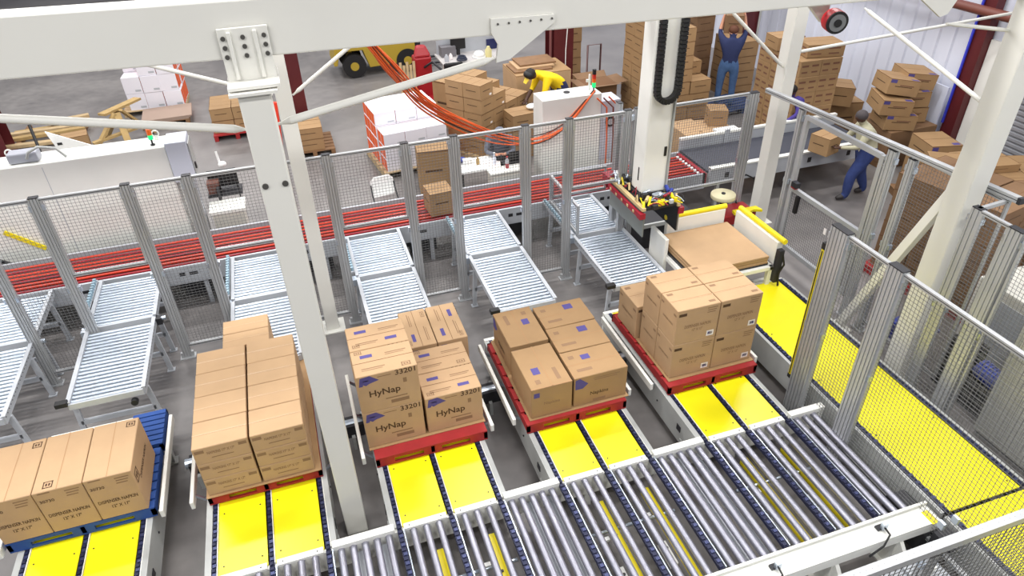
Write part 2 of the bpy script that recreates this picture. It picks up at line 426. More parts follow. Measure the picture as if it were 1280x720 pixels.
# ================================================================== GANTRY
def slope_beam(x0, x1, y0, y1, z0a, z0b, h, m):
    a = MB(); vs = []
    for x, z in ((x0, z0a), (x1, z0b)):
        vs += [(x,y0,z), (x,y1,z), (x,y1,z+h), (x,y0,z+h)]
    a.add(vs, [(0,1,2,3), (7,6,5,4), (0,4,5,1), (1,5,6,2), (2,6,7,3), (3,7,4,0)], m); return a
def zb(x): return 4.935-.020*(x-0)          # underside of near beam
g = thing('gantry_beam', 'large cream painted beam crossing the whole top of the view', 'beam', (2.5, 5.25, 4.7))
slope_beam(-3.6, 8.6, 5.1, 5.30, zb(-3.6), zb(8.6), .375, CREAM).build('box_section', g, bevel=.012)
BOLT = mat('bolt_grey', (96, 94, 90), .4, .6)
a = MB(); x0, x1 = -.375, -.055
a.box(x0, x1, 5.06, 5.085, 4.80, 5.15, CREAM)
for x in (-.305, -.14): a.prism([(x-.012,5.062,4.82), (x+.012,5.062,4.82), (x+.012,5.062,5.13), (x-.012,5.062,5.13)], 0, (0,-.03,0), CREAM)
a.box(x0-.01, x1+.01, 4.90, 5.30, 4.785, 4.81, CREAM); a.build('connection_bracket', g, bevel=.004)
for x in (-.345, -.22, -.085):
    for z in (5.09, 5.03, 4.97):
        a = MB(); a.cyl((x, 5.06, z), (x, 5.045, z), .015, BOLT, 12); a.build('bolt', g)
for xc, w in ((1.62, .56), (5.62, .56)):
    zc = zb(xc)
    a = MB(); sgn = 1 if xc < 3 else -1
    # hanging gusset: flat plate with tapered sides, pointing to the tie rod
    if xc < 3: pts = [(1.50,5.07,zc+.13), (2.0,5.07,zc+.115), (2.0,5.07,zc+.06), (1.64,5.07,zc-.175), (1.53,5.07,zc-.19), (1.55,5.07,zc-.06), (1.50,5.07,zc+.03)]
    else: pts = [(5.42,5.07,zc+.15), (6.0,5.07,zc+.15), (5.98,5.07,zc+.05), (5.86,5.07,zc-.17), (5.78,5.07,zc-.19), (5.42,5.07,zc+.04)]
    a.prism(pts, 0, (0,.03,0), CREAM); a.build('gusset_plate', g)
    for k in range(6):
        a = MB(); xx = pts[0][0]+.05+k*.085; a.cyl((xx, 5.07, zc+.09), (xx, 5.06, zc+.09), .008, BOLT, 8); a.build('rivet', g)

def gantry_leg(name, x, y, z1, label, w=.24, cap=True, foot=True):
    t = thing(name, label, 'column', (x, y, 0), 'cream gantry legs')
    a = MB(); a.box(-w/2, w/2, -w/2, w/2, .02 if foot else 0, z1, CREAM); a.build('square_post', t, local=True, bevel=.012)
    if foot: a = MB(); a.box(-w/2-.08, w/2+.08, -w/2-.08, w/2+.08, 0, .02, CREAM); a.build('foot_plate', t, local=True)
    if cap: a = MB(); a.box(-w/2-.05, w/2+.05, -w/2-.05, w/2+.05, z1, z1+.02, CREAM); a.build('cap_plate', t, local=True)
    return t
t = gantry_leg('gantry_leg', -.228, 5.02, 4.755, 'nearest cream gantry leg standing between the second and third pallet lanes', .215, foot=False)
for x in (-.07, .07):
    a = MB(); a.cyl((x, -.10, 4.08), (x, -.12, 4.08), .022, BOLT, 12); a.build('bolt', t, local=True)
gantry_leg('gantry_leg', -.07, 8.65, 5.0, 'narrower-looking cream gantry leg rising behind the nearest one, on the fence line', .19, False)
gantry_leg('gantry_leg', 7.62, 9.2, 5.0, 'cream gantry leg beside the dark belt conveyor and the tape roll', .23, False)
gantry_leg('gantry_leg', 6.86, 5.0, 4.74, 'cream gantry leg at the right inside the mesh fencing', .26)
mb = slope_beam(-6, 11, 8.5, 8.8, 5.03, 5.03, .4, CREAM)
tag(mb.build('gantry_beam'), 'rear cream beam of the gantry, seen only above the large front beam', 'beam')
def brace(p0, p1, r, label, n1='brace_rod', group='cream gantry tie rods'):
    p0 = Vector(p0); p1 = Vector(p1); d = (p1-p0).normalized()
    t = thing(n1, label, 'brace', tuple((p0+p1)/2), group)
    a = MB(); a.cyl(p0+d*.06, p1-d*.06, r, CREAM, 14); a.cyl(p0+d*.0, p0+d*.06, r*.4, CREAM, 10, r1=r); a.cyl(p1-d*.06, p1, r, CREAM, 10, r1=r*.4); a.build('tube', t)
    for p, s_ in ((p0, 1), (p1, -1)):
        a = MB(); a.cyl(p-d*s_*.03, p+d*s_*.01, .012, CREAM, 8); a.build('end_pin', t)
brace((-2.15, 5.18, 4.78), (-.36, 5.12, 4.445), .030, 'thick cream brace rod running left from the nearest gantry leg')
brace((-.09, 5.12, 4.455), (1.50, 5.1, 4.735), .030, 'thick cream brace rod from the nearest gantry leg up to the hanging gusset')
brace((-.22, 8.62, 3.56), (-1.55, 8.62, 4.10), .024, 'thin cream brace rod leaning left behind the nearest gantry leg')
brace((.06, 8.62, 3.53), (1.12, 8.62, 4.22), .024, 'thin cream brace rod rising right beside the orange cables')
def at(px, py, z):
    d = CM @ Vector((px-640, -(py-360), -FPX)); k = (z-CAM_H)/d.z; return Vector((0,0,CAM_H))+d*k
def atY(px, py, y):
    d = CM @ Vector((px-640, -(py-360), -FPX)); return Vector((0,0,CAM_H))+d*(y/d.y)
def atX(px, py, x):
    d = CM @ Vector((px-640, -(py-360), -FPX)); return Vector((0,0,CAM_H))+d*(x/d.x)
brace(atY(978, 83, 9.15), atY(915, 15, 9.15), .026, 'cream brace rod leaning left off the leg beside the tape roll')
brace(atY(992, 66, 9.15), atY(1290, 12, 9.15), .026, 'long thin cream brace rod running right in front of the white wall')
brace(atY(1186, 30, 5.1), atY(1300, 42, 5.1), .018, 'short cream rod leaving the right-hand gusset plate')
brace(atX(1246, 142, 6.86), atX(1083, 12, 6.86), .024, 'diagonal cream rod falling onto the right-hand gantry leg')
t = thing('knee_brace', 'cream square knee brace from the floor up to the right-hand gantry leg', 'brace', (6.83, 6.1, 0))
a = MB(); a.bar((6.84, 6.08, .06), (6.84, 5.1, 2.72), .11, .11, CREAM, (1,0,0)); a.build('square_tube', t, bevel=.006)
a = MB(); a.bar((6.84, 5.16, 2.45), (6.84, 5.14, 3.1), .10, .05, CREAM, (1,0,0)); a.build('clamp_plate', t)
a = MB(); a.box(6.7, 6.98, 5.95, 6.25, 0, .02, CREAM); a.build('foot_plate', t)
# wheel block under the beam
c = atY(1040, 24, 5.3); wx, wz = c.x, c.z
t = thing('wheel_block', 'red rimmed black drive wheel hanging under the cream beam', 'wheel', tuple(c))
a = MB(); a.prism([(wx-.22,5.36,wz+.12), (wx+.0,5.36,wz+.12), (wx+.0,5.36,wz-.02), (wx-.05,5.36,wz-.04)], 0, (0,.05,0), CREAM); a.build('hanger', t)
a = MB(); dd = Vector((-.25,-.95,-.05)).normalized(); a.cyl(c, c+dd*.10, .10, mat('wheel_red', (190, 34, 44), .4), 24); ty = a.build('tyre', t)
a = MB(); a.cyl(c+dd*.10, c+dd*.115, .098, BLACK, 24); a.cyl(c+dd*.115, c+dd*.12, .075, mat('wheel_grey', (130, 132, 134), .4, .4), 24); a.cyl(c+dd*.12, c+dd*.13, .034, BLACK, 16); LOC[ty.name] = LOC[t.name]; a.build('hub', ty)

# ================================================================== PALLET LANES
LX = [-2.755, -1.03, .70, 2.40, 4.13]
LANE = ['first pallet lane from the left', 'second pallet lane from the left', 'third pallet lane from the left', 'fourth pallet lane from the left', 'fifth pallet lane from the left']
ZL = .5
def chain_mb(x, y0, y1, z, w=.045):
    a = MB(); a.box(x-w/2, x+w/2, y0, y1, z-.05, z-.012, CHAINM); n = int((y1-y0)/.05)
    for i in range(n):
        yy = y0+(i+.5)*(y1-y0)/n; off = .004 if i % 2 else -.004
        a.box(x-w/2+.006+off, x+w/2-.006+off, yy-.016, yy+.016, z-.012, z, CHAIN2 if i % 2 else CHAINM)
    return a
def build_lane():
    y0, y1 = 4.47, 6.95
    t = thing('pallet_conveyor', 'chain conveyor with yellow cover panels, '+LANE[0], 'conveyor', (0, 5.7, 0), 'pallet chain conveyors')
    for x in (-.52, 0, .52):
        part(chain_mb(x, y0-.03, y1, ZL), 'chain', t)
        a = MB(); a.box(x+.024, x+.032, y0, y1, ZL-.03, ZL-.004, WHITE); part(a, 'chain_guide', t)
    for x in (-.485, .035):
        a = MB(); a.box(x, x+.45, y0, y1, ZL-.035, ZL-.018, YEL)
        for yy in (y0+.12, y0+.75, y0+1.4, y1-.15):
            for xx in (x+.05, x+.40): a.cyl((xx, yy, ZL-.018), (xx, yy, ZL-.014), .008, DARKM, 8)
        part(a, 'cover_panel', t)
    for s_ in (-1, 1):
        x = s_*.585
        a = MB(); a.box(x-.02, x+.02, y0, y1, .12, ZL-.01, FRAME); a.box(min(x, x-s_*.04), max(x, x-s_*.04), y0, y1, ZL-.03, ZL-.008, FRAME)
        a.box(x-.028*1, x+.028, y0+.35, y0+.43, .28, .36, DARKM); a.cyl((x-.03,y0+.9,.3), (x+.03,y0+.9,.3), .012, DARKM); part(a, 'side_frame', t)
        for yy in (y0+.3, y1-.3):
            a = MB(); a.box(x-.03, x+.03, yy-.04, yy+.04, .02, .2, FRAME); a.box(x-.06, x+.06, yy-.06, yy+.06, 0, .02, FRAME); part(a, 'leg', t)
        # pallet guide rail on stand-offs
        xr = s_*.72
        a = MB(); a.prism([(xr-.02, 5.35, ZL+.02), (xr+.02, 5.35, ZL+.02), (xr+.02, 5.35, ZL+.12), (xr-.02, 5.35, ZL+.12)], 0, (0, 1.42, 0), WHITE)
        for yy in (5.5, 6.1, 6.7): a.bar((s_*.6, yy, ZL-.06), (xr, yy, ZL+.06), .03, .03, STEEL)
        part(a, 'guide_rail', t, .008)
    a = MB(); a.box(-.6, .6, y1, y1+.05, .2, ZL, WHITE); part(a, 'end_plate', t)
    a = MB(); a.box(-.86, -.64, 6.15, 6.33, .16, .34, DARKM); a.cyl((-.9, 6.24, .3), (-.64, 6.24, .3), .06, STEEL); a.box(-.8,-.76,6.1,6.4,0,.2,FRAME); part(a, 'gear_motor', t)
    return t
lane = build_lane(); kids = children(lane); lane.location = (LX[0], 5.7, 0)
for i in range(1, 5):
    copy_tree(lane, (LX[i], 5.7, 0), label='chain conveyor with yellow cover panels, '+LANE[i], kids=kids)

# ================================================================== TRANSVERSE ROLLER CONVEYOR
t = thing('roller_conveyor', 'wide grey roller conveyor with white frame running across the bottom', 'conveyor', (1.0, 3.7, 0))
YB, YF = 4.43, 2.98
segs = []
edges = [-4.3]+[x+s_*.52 for x in LX for s_ in (-1, 0, 1)]+[5.12]
xs = []
for a0, a1 in zip(edges[:-1], edges[1:]):
    w = a1-a0
    n = 3 if .4 < w < .6 else (5 if w > .6 else 2)
    if w > 1: n = 7
    for k in range(n): xs.append(a0+(k+1)*w/(n+1) if n > 2 else a0+(k+.9)*w/(n+.6))
for x in xs:
    a = MB(); a.cyl((x, YF, ZL-.045), (x, YB, ZL-.045), .034, ROLL_M, 18); a.cyl((x, YF-.03, ZL-.045), (x, YB+.03, ZL-.045), .012, DARKM, 6); part(a, 'roller', t)
for X in LX:
    for s_ in (-1, 0, 1):
        x = X+s_*.52
        part(chain_mb(x, YF+.05, YB, ZL+.005, .05), 'transfer_chain', t)
        a = MB(); a.box(x+.032, x+.044, YF+.05, YB, ZL-.06, ZL+.002, STEEL); part(a, 'chain_guide', t)
    for dx in (-.235, .285):
        a = MB(); a.box(X+dx, X+dx+.08, YF+.1, YB-.25, .30, .37, YELP)
        for yy in (3.2, 3.75): a.cyl((X+dx+.03, yy, .37), (X+dx+.03, yy, .385), .014, DARKM, 8)
        part(a, 'lift_channel', t)
    for dx, ya in ((-.36, 3.18), (.155, 3.3)):
        a = MB(); a.box(X+dx, X+dx+.08, ya, ya+.26, .28, .34, WHITEP); a.cyl((X+dx+.04, ya+.16, .34), (X+dx+.04, ya+.16, .38), .015, DARKM, 8); part(a, 'lift_block', t)
        a = MB(); a.box(X+dx-.01, X+dx+.08, ya+.55, ya+.59, .34, .37, WHITEP); part(a, 'stop_bar', t)
    a = MB(); a.cyl((X-.5, 3.85, .33), (X+.5, 3.85, .33), .018, STEEL); part(a, 'lift_shaft', t)
    if X < 4:
        for q in (.78, 1.0):
            a = MB(); a.box(X+q, X+q+.09, YF+.02, YB-.02, .34, .38, LGREY); part(a, 'bed_bar', t)
prev = -4.3
a = MB(); a.box(-4.3, 5.15, YB+.0, YB+.045, .2, ZL-.03, WHITE); 
part(a, 'rear_rail', t, .004)
for X in [LX[0]-1.72]+LX:
    x0_ = X+.56; x1_ = min(X+1.72-.56, 5.15)
    a = MB(); a.box(x0_, x1_, YB-.01, YB+.07, ZL-.03, ZL+.03, WHITE); part(a, 'rear_cap', t, .004)
for X in LX:
    for q in (-1, 1):
        a = MB(); xc = X+q*.26; a.box(xc-.215, xc+.215, YB-.01, YB+.055, ZL-.03, ZL+.004, WHITE)
        for e in (-.16, .16): a.cyl((xc+e, YB+.02, ZL+.004), (xc+e, YB+.02, ZL+.008), .007, DARKM, 6)
        part(a, 'cross_strip', t)
a = MB(); a.box(-4.3, 5.17, YF-.03, YF+.0, .2, ZL+.07, WHITE); a.box(-4.3, 5.17, YF-.22, YF-.03, ZL+.0, ZL+.035, WHITE); a.box(-4.3, 5.17, YF-.22, YF-.2, ZL-.1, ZL+.0, WHITE); part(a, 'front_channel', t, .004)
for x in (-3.9, -2, 0, 2.2, 4.0, 4.75):
    a = MB(); a.box(x-.04, x+.04, YF-.2, YF-.06, .02, ZL, WHITE); a.box(x-.09, x+.09, YF-.24, YF, 0, .02, WHITE); a.prism([(x-.02,YF-.2,ZL-.1), (x-.02,YF-.55,.02), (x-.02,YF-.2,.02)], 0, (.04,0,0), WHITE); part(a, 'leg', t)
    a = MB(); a.box(x-.04, x+.04, YB+.01, YB+.09, .0, ZL-.1, WHITE); part(a, 'leg', t)
for x, yy in ((4.55, YF-.1), (3.35, YF-.12)):
    a = MB(); a.box(x-.05, x+.05, yy-.02, yy+.03, ZL+.035, ZL+.06, DARKM); a.box(x-.02, x+.03, yy-.04, yy+.0, ZL+.06, ZL+.13, STEEL); a.tube([(x, yy-.03, ZL+.09), (x-.02, yy-.12, ZL+.1), (x-.1, yy-.16, ZL+.02), (x-.22, yy-.15, ZL-.1)], .01, BLACK); part(a, 'photo_sensor', t)
a = MB(); a.box(4.62, 4.95, YF-.60, YF-.34, .05, .3, LGREY); a.cyl((4.78, YF-.5, .3), (4.78, YF-.5, .42), .07, WHITE); part(a, 'drive_housing', t)
a = MB(); a.box(5.05, 5.13, 2.75, 2.9, ZL+.035, ZL+.037, YELP); part(a, 'warning_sticker', t)
a = MB(); a.box(3.2, 5.0, 2.2, 2.6, .2, .26, LGREY); a.box(3.4, 4.3, 2.2, 2.65, .0, .2, WHITE); part(a, 'cable_tray', t)

# ================================================================== YELLOW OUTFEED LANE (right)
t = thing('pallet_conveyor', 'long yellow covered conveyor inside the mesh fences on the right', 'conveyor', (5.8, 4.5, 0))
for y0, y1, nm in ((2.84, 6.85, 0), (.3, 2.80, 1)):
    for x in (5.33, 6.30):
        part(chain_mb(x, y0, y1, ZL+.01, .06), 'chain', t)
    a = MB(); a.box(5.365, 6.27, y0, y1, ZL-.03, ZL-.012, YEL)
    for xx in (5.42, 6.21):
        for k in range(5):
            yy = y0+.1+k*(y1-y0-.2)/4; a.cyl((xx, yy, ZL-.012), (xx, yy, ZL-.008), .009, DARKM, 8)
    part(a, 'cover_panel', t)
    for x in (5.275, 6.35):
        a = MB(); a.box(x-.02, x+.02, y0, y1, .12, ZL, FRAME); part(a, 'side_frame', t)
    for x in (5.28, 6.34):
        for yy in (y0+.25, (y0+y1)/2, y1-.25):
            a = MB(); a.box(x-.03, x+.03, yy-.04, yy+.04, 0, .2, FRAME); part(a, 'leg', t)
a = MB(); a.box(5.26, 6.36, 6.85, 6.89, .2, ZL-.01, WHITE); a.box(5.9, 6.35, 6.98, 7.04, .34, .44, WHITE); a.box(5.9, 5.96, 6.85, 7.02, .3, .44, WHITE); part(a, 'end_stop', t)
a = MB(); a.box(5.0, 5.22, 2.75, 3.25, .12, .4, DARKM); a.box(5.02, 5.2, 2.55, 2.7, .3, .5, DARKM); part(a, 'gear_motor', t)
# ================================================================== FENCES
FH = 2.7
def post_profile(w, d, n):
    """grooved aluminium extrusion outline (w along local x, d along local y)"""
    P = []; g = .012; k = w/n
    def side(x0, y0, dx, dy, nx, ny, L, m):
        for i in range(m):
            c = (i+.5)*L/m
            for a_, o in ((c-.006, 0), (c-.006, g), (c+.006, g), (c+.006, 0)): P.append((x0+dx*a_-nx*o, y0+dy*a_-ny*o))
    P.append((-w/2, -d/2)); side(-w/2, -d/2, 1, 0, 0, -1, w, n)
    P.append((w/2, -d/2)); side(w/2, -d/2, 0, 1, 1, 0, d, 1)
    P.append((w/2, d/2)); side(w/2, d/2, -1, 0, 0, 1, w, n)
    P.append((-w/2, d/2)); side(-w/2, d/2, 0, -1, -1, 0, d, 1)
    return P
def fence_post(x, y, w, d, n, label, rot=0, z1=FH, z0=0.):
    t = thing('fence_post', label, 'post', (x, y, z0), 'aluminium fence posts', rot)
    pr = post_profile(w, d, n); a = MB(); m = len(pr)
    vs = [(p[0], p[1], z) for z in (.01, z1-.01-z0) for p in pr]
    a.add(vs, [(i, (i+1) % m, (i+1) % m+m, i+m) for i in range(m)], ALU); ext = a.build('extrusion', t, local=True)
    a = MB(); a.box(-w/2, w/2, -d/2, d/2, z1-z0-.012, z1-z0, DARKM); a.build('end_cap', t, local=True)
    a = MB(); a.box(-w/2-.05, w/2+.05, -d/2-.03, d/2+.03, 0, .015, ALU)
    for s_ in (-1, 1): a.box(s_*(w/2+.012)-.02, s_*(w/2+.012)+.02, -.02, .02, .015, .09, ALU)
    a.build('foot_bracket', t, local=True)
    for s_ in (-1, 1):
        for z in (z1-z0-.14, 1.4-z0):
            if z > .2: a = MB(); a.box(s_*(w/2+.014)-.014, s_*(w/2+.014)+.014, -.028, .028, z-.035, z+.035, STEEL); a.build('corner_bracket', ext, local=True)
    return t
def mesh_panel(p0, p1, z0, z1, label, cell=.042, r=.0016, frame=.042, name='mesh_panel', wirem=None):
    """framed panel between two plan points"""
    p0 = Vector((p0[0], p0[1], 0)); p1 = Vector((p1[0], p1[1], 0)); L = (p1-p0).length; d = (p1-p0)/L; ang = math.atan2(d.y, d.x)
    t = thing(name, label, 'fence panel', tuple((p0+p1)/2+Vector((0,0,z0))), 'wire mesh fence panels', ang)
    h = z1-z0; a = MB(); n = int(L/cell); k = int(h/cell); wm = wirem or WIRE
    for i in range(1, n):
        x = -L/2+i*L/n; a.box(x-r, x+r, -r, r, .0, h, wm)
    for j in range(1, k):
        z = j*h/k; a.box(-L/2, L/2, -r-.002, r-.002, z-r, z+r, wm)
    a.build('wire_mesh', t, local=True)
    for nm, z in (('top_rail', h-frame), ('bottom_rail', 0)):
        a = MB(); a.box(-L/2, L/2, -frame/2, frame/2, z, z+frame, ALU); a.box(-L/2, L/2, -frame/2-.001, -frame/2, z+frame*.4, z+frame*.6, DARKM); a.build(nm, t, local=True, bevel=.003)
    for x in (-L/2, L/2-frame*.6):
        a = MB(); a.box(x, x+frame*.6, -frame/2, frame/2, frame, h-frame, ALU); a.build('side_rail', t, local=True)
    return t
FX = [-4.75, -3.78, -3.07, -2.09, -1.40, -.42, .28, 1.30, 1.97, 2.99, 3.65, 4.56]
FY = 8.66
where = ['beyond the frame edge', 'leftmost in view, before the roller rack cut by the left edge', 'left of the first full roller rack', 'right of the first full roller rack',
         'right of the dark gap before the second roller rack', 'behind the nearest cream leg', 'left of the third roller rack', 'right of the third roller rack, below the stacked white boxes', 'left of the fourth roller rack', 'right of the fourth roller rack', 'left of the fifth roller rack', 'just left of the robot mast']
for i, x in enumerate(FX):
    if i == 0: continue
    fence_post(x, FY, .105, .07, 3, 'ribbed aluminium fence post, '+where[i])
pwh = ['at the left picture edge', 'between the first two posts from the left', 'above the first full rack', 'just right of the first full rack', 'left of the nearest cream leg', 'right of the nearest cream leg',
       'above the third lane rack and chair', 'in front of the tall brown carton', 'in front of the small desk', 'in front of the middle white cabinet', 'beside the robot mast']
for i in range(len(FX)-1):
    wide = i % 2 == 0
    mesh_panel((FX[i]+.054, FY), (FX[i+1]-.054, FY), 1.58 if wide else .18, FH-.02, ('high mesh panel over a roller rack, ' if wide else 'tall narrow mesh panel, ')+pwh[i])
# corner cluster and rear section behind the robot
fence_post(4.58, 8.98, .11, .07, 2, 'aluminium fence post behind the post left of the robot mast', PI/2)
fence_post(4.72, 8.68, .09, .07, 2, 'aluminium fence post half hidden by the robot mast')
fence_post(6.92, 9.0, .16, .09, 3, 'dark aluminium corner post beside the tape roll machine', z1=2.54)
mesh_panel((4.62, 8.98), (6.84, 9.0), 1.02, 2.54, 'long wire mesh panel behind the robot mast above the red conveyor end')
mesh_panel((3.86, 8.70), (3.86, 9.9), .75, 1.25, 'low wire mesh guard beside the fifth roller rack', .05)
mesh_panel((3.9, 9.94), (4.9, 9.94), .78, 1.22, 'low wire mesh guard across the head of the fifth roller rack', .05)
# right hand fence with gate
RX = 7.12
fence_post(RX, 8.07, .08, .08, 1, 'gate post nearest the cream leg by the belt conveyor', PI/2, 2.56)
fence_post(RX, 6.30, .12, .08, 2, 'gate post in front of the worker in the beige shirt', PI/2, 2.63)
fence_post(RX, 5.98, .1, .08, 2, 'fence post doubled up behind the gate post', PI/2, 2.64)
mb = MB(); mb.bar((RX, 8.95, 2.56), (RX, 4.58, 2.75), .07, .07, ALU); mb.bar((RX-.03, 8.95, 2.56), (RX-.03, 4.58, 2.75), .012, .012, DARKM); mb.bar((RX, 4.58, 2.75), (RX, 4.54, 2.751), .076, .076, DARKM)
tag(mb.build('fence_top_rail', bevel=.004), 'long bright aluminium top rail running over the gate to the right', 'rail')
t = thing('fence_gate', 'tall framed aluminium gate with mesh in its lower half', 'gate', (RX, 7.15, .3))
for nm, y, z in (('stile', 7.93, 0), ('stile', 6.43, 0)):
    a = MB(); a.box(RX-.03, RX+.03, y-.035, y+.035, .3, 2.5, ALU); part(a, nm, t, .004)
for z in (2.44, 1.3, .32):
    a = MB(); a.box(RX-.03, RX+.03, 6.46, 7.9, z, z+.07, ALU); part(a, 'cross_rail', t, .004)
a = MB()
for i in range(1, 35): yy = 6.46+i*.042; a.box(RX-.002, RX+.002, yy-.002, yy+.002, .38, 1.3, WIRE)
for i in range(1, 22): z = .38+i*.042; a.box(RX-.004, RX, 6.46, 7.9, z-.002, z+.002, WIRE)
part(a, 'wire_mesh', t)
a = MB(); a.box(RX-.06, RX+.0, 7.8, 7.9, 1.37, 1.47, mat('latch_red', (150, 30, 34), .5)); a.box(RX-.1, RX-.02, 7.74, 7.86, 1.42, 1.5, DARKM); a.box(RX-.05, RX+.0, 7.7, 7.76, 1.0, 1.28, BLACK); part(a, 'latch', t)
a = MB(); a.box(RX-.04, RX-.035, 7.0, 7.05, 1.0, 1.1, LABELM); part(a, 'hanging_tag', t)
mesh_panel((RX, 6.0), (RX, 4.66), .15, FH, 'wire mesh panel of the outer right fence, in front of the red based carton stacks')
mesh_panel((RX, 6.42), (RX, 6.36), .3, 2.4, 'narrow filler mesh strip beside the gate post')
# second fence behind the yellow conveyor
SX = 6.68
fence_post(SX+.02, 4.66, .12, .08, 2, 'upper fence post where the short linking rail meets, right of the cream leg', PI/2)
fence_post(SX, 4.18, .16, .08, 3, 'broad fence post in front of the white cabinet on the right', PI/2)
mesh_panel((SX, 4.6), (SX, 4.27), .15, FH, 'narrow mesh panel between the two posts right of the cream leg')
mesh_panel((SX, 4.08), (SX, 1.9), .15, FH, 'large mesh panel behind the yellow conveyor at the right edge')
mb = MB(); mb.bar((SX, 4.66, FH-.02), (RX, 4.7, FH-.02), .04, .04, ALU); tag(mb.build('fence_link_rail'), 'short aluminium rail linking the two right-hand fences', 'rail')
# inner fence beside the yellow conveyor
IX = 5.07
fence_post(IX, 4.80, .24, .09, 5, 'broad ribbed fence post behind the yellow and black light curtain', PI/2)
fence_post(IX, 4.04, .18, .09, 4, 'ribbed fence post standing left of the yellow conveyor', PI/2)
mesh_panel((IX, 4.68), (IX, 4.13), .3, FH-.02, 'narrow mesh panel in front of the foot of the square knee brace', .042, .0018)
mesh_panel((IX, 3.95), (IX, 1.66), .3, FH-.02, 'large mesh panel covering the yellow conveyor', .042, .0018)
fence_post(IX, 1.58, .12, .09, 2, 'front corner fence post out to the right')
mesh_panel((IX-.06, 1.6), (2.1, 1.6), 1.35, FH, 'foreground mesh panel across the bottom right corner', .042, .0018, .055)
p = at(1166, 690, 1.0); fence_post(p.x, p.y, .12, .08, 2, 'short dark capped post below the foreground rail', 0, 1.0)
# light curtain
t = thing('light_curtain', 'yellow and black striped safety light curtain on the broad fence post', 'sensor', (IX, 4.97, .55))
a = MB(); a.box(IX-.022, IX+.022, 4.95, 4.99, .6, 2.36, YELP); part(a, 'housing', t, .004)
a = MB(); a.box(IX-.024, IX-.022, 4.962, 4.978, .62, 2.34, BLACK); a.box(IX-.008, IX+.008, 4.99, 4.993, .62, 2.34, BLACK); a.box(IX-.008, IX+.008, 4.947, 4.95, .62, 2.34, BLACK); part(a, 'lens_strip', t)
a = MB(); a.box(IX-.026, IX+.026, 4.945, 4.995, 2.36, 2.44, BLACK); part(a, 'end_cap', t, .006)
a = MB(); a.box(IX-.026, IX+.026, 4.945, 4.995, .55, .61, BLACK); part(a, 'end_cap', t, .006)

# ================================================================== ROLLER RACKS
RK = [-4.21, -2.74, -.91, .82, 2.5, 4.2]
RKN = ['cut by the left edge of the view', 'first full one from the left', 'partly hidden behind the nearest cream leg', 'behind the pallet of blue logo cartons', 'behind the flat cartons of the fourth lane', 'nearest the robot gripper']
RKT = ['leftmost steel roller rack, cut off by the left edge', 'steel roller rack standing behind the blue pallet at left', 'steel roller rack partly behind the nearest cream leg', 'steel roller rack behind the pallet printed with large blue and black logos', 'steel roller rack ending behind the fourth lane of low flat cartons', 'rightmost steel roller rack, running up to the robot gripper']
def build_rack(x, first=None):
    t = thing('roller_rack', RKT[0], 'conveyor', (0, 8.6, 0), 'steel roller racks')
    zt = .74; w = .40
    for y0, y1 in ((7.22, 8.68), (8.74, 9.93)):
        for s_ in (-1, 1):
            a = MB(); X = s_*w; a.box(X-.018, X+.018, y0, y1, zt-.10, zt+.012, LGREY); a.box(min(X, X+s_*.03), max(X, X+s_*.03), y0, y1, zt+.0, zt+.014, LGREY)
            n = int((y1-y0)/.073)
            for k in range(n): a.cyl((X-s_*.018, y0+.04+k*.073, zt-.028), (X+s_*.022, y0+.04+k*.073, zt-.028), .007, DARKM, 6)
            part(a, 'side_rail', t)
        n = int((y1-y0-.03)/.073)
        for k in range(n):
            yy = y0+.045+k*.073
            a = MB(); a.cyl((-w+.02, yy, zt-.03), (w-.02, yy, zt-.03), .024, STEEL, 14); part(a, 'roller', t)
        a = MB(); a.box(-w, w, y0-.02, y0+.005, zt-.09, zt-.01, LGREY); a.box(-w, w, y0+.02, y1-.02, zt-.12, zt-.10, DARKM) if False else None; part(a, 'cross_bar', t)
        for s_ in (-1, 1):
            for yy, dy in ((y0+.14, 0), (y1-.25, 0)):
                a = MB(); a.bar((s_*(w-.0), yy, zt-.1), (s_*(w+.04), yy+.0, .02), .06, .04, LGREY); a.box(s_*(w+.04)-.05, s_*(w+.04)+.05, yy-.04, yy+.04, 0, .015, LGREY); part(a, 'leg', t)
        for yy in (y0+.14, y1-.25):
            a = MB(); a.box(-w-.02, w+.02, yy-.02, yy+.02, .28, .34, LGREY); part(a, 'leg_brace', t)
    a = MB(); a.box(w+.02, w+.09, 8.66, 8.76, zt-.12, zt-.02, DARKM); a.cyl((w+.0, 8.71, zt-.05), (w+.14, 8.71, zt-.05), .03, STEEL); a.box(-w-.09, -w-.02, 8.64, 8.76, zt-.1, zt, STEEL); part(a, 'joint_clamp', t)
    a = MB(); a.box(-w-.13, -w-.0, 7.18, 7.26, zt-.02, zt+.04, BLACK); part(a, 'stop_lever', t, .006)
    a = MB(); a.cyl((w-.12, 7.2, zt-.14), (w-.12, 7.14, zt-.14), .04, BLACK, 14); part(a, 'rubber_bumper', t)
    a = MB(); X = -w-.06
    a.box(X-.02, X+.02, 8.8, 9.9, zt+.02, zt+.045, LGREY)
    for k in range(15): a.cyl((X, 8.85+k*.07, zt+.045), (X, 8.85+k*.07, zt+.10), .024, mat('guide_wheel', (150, 176, 190), .35, .3), 10)
    part(a, 'side_guide', t)
    return t
rk = build_rack(0); kids = children(rk); rk.location = (RK[0], 8.6, 0)
for i in range(1, 6): copy_tree(rk, (RK[i], 8.6, 0), label=RKT[i], kids=kids)

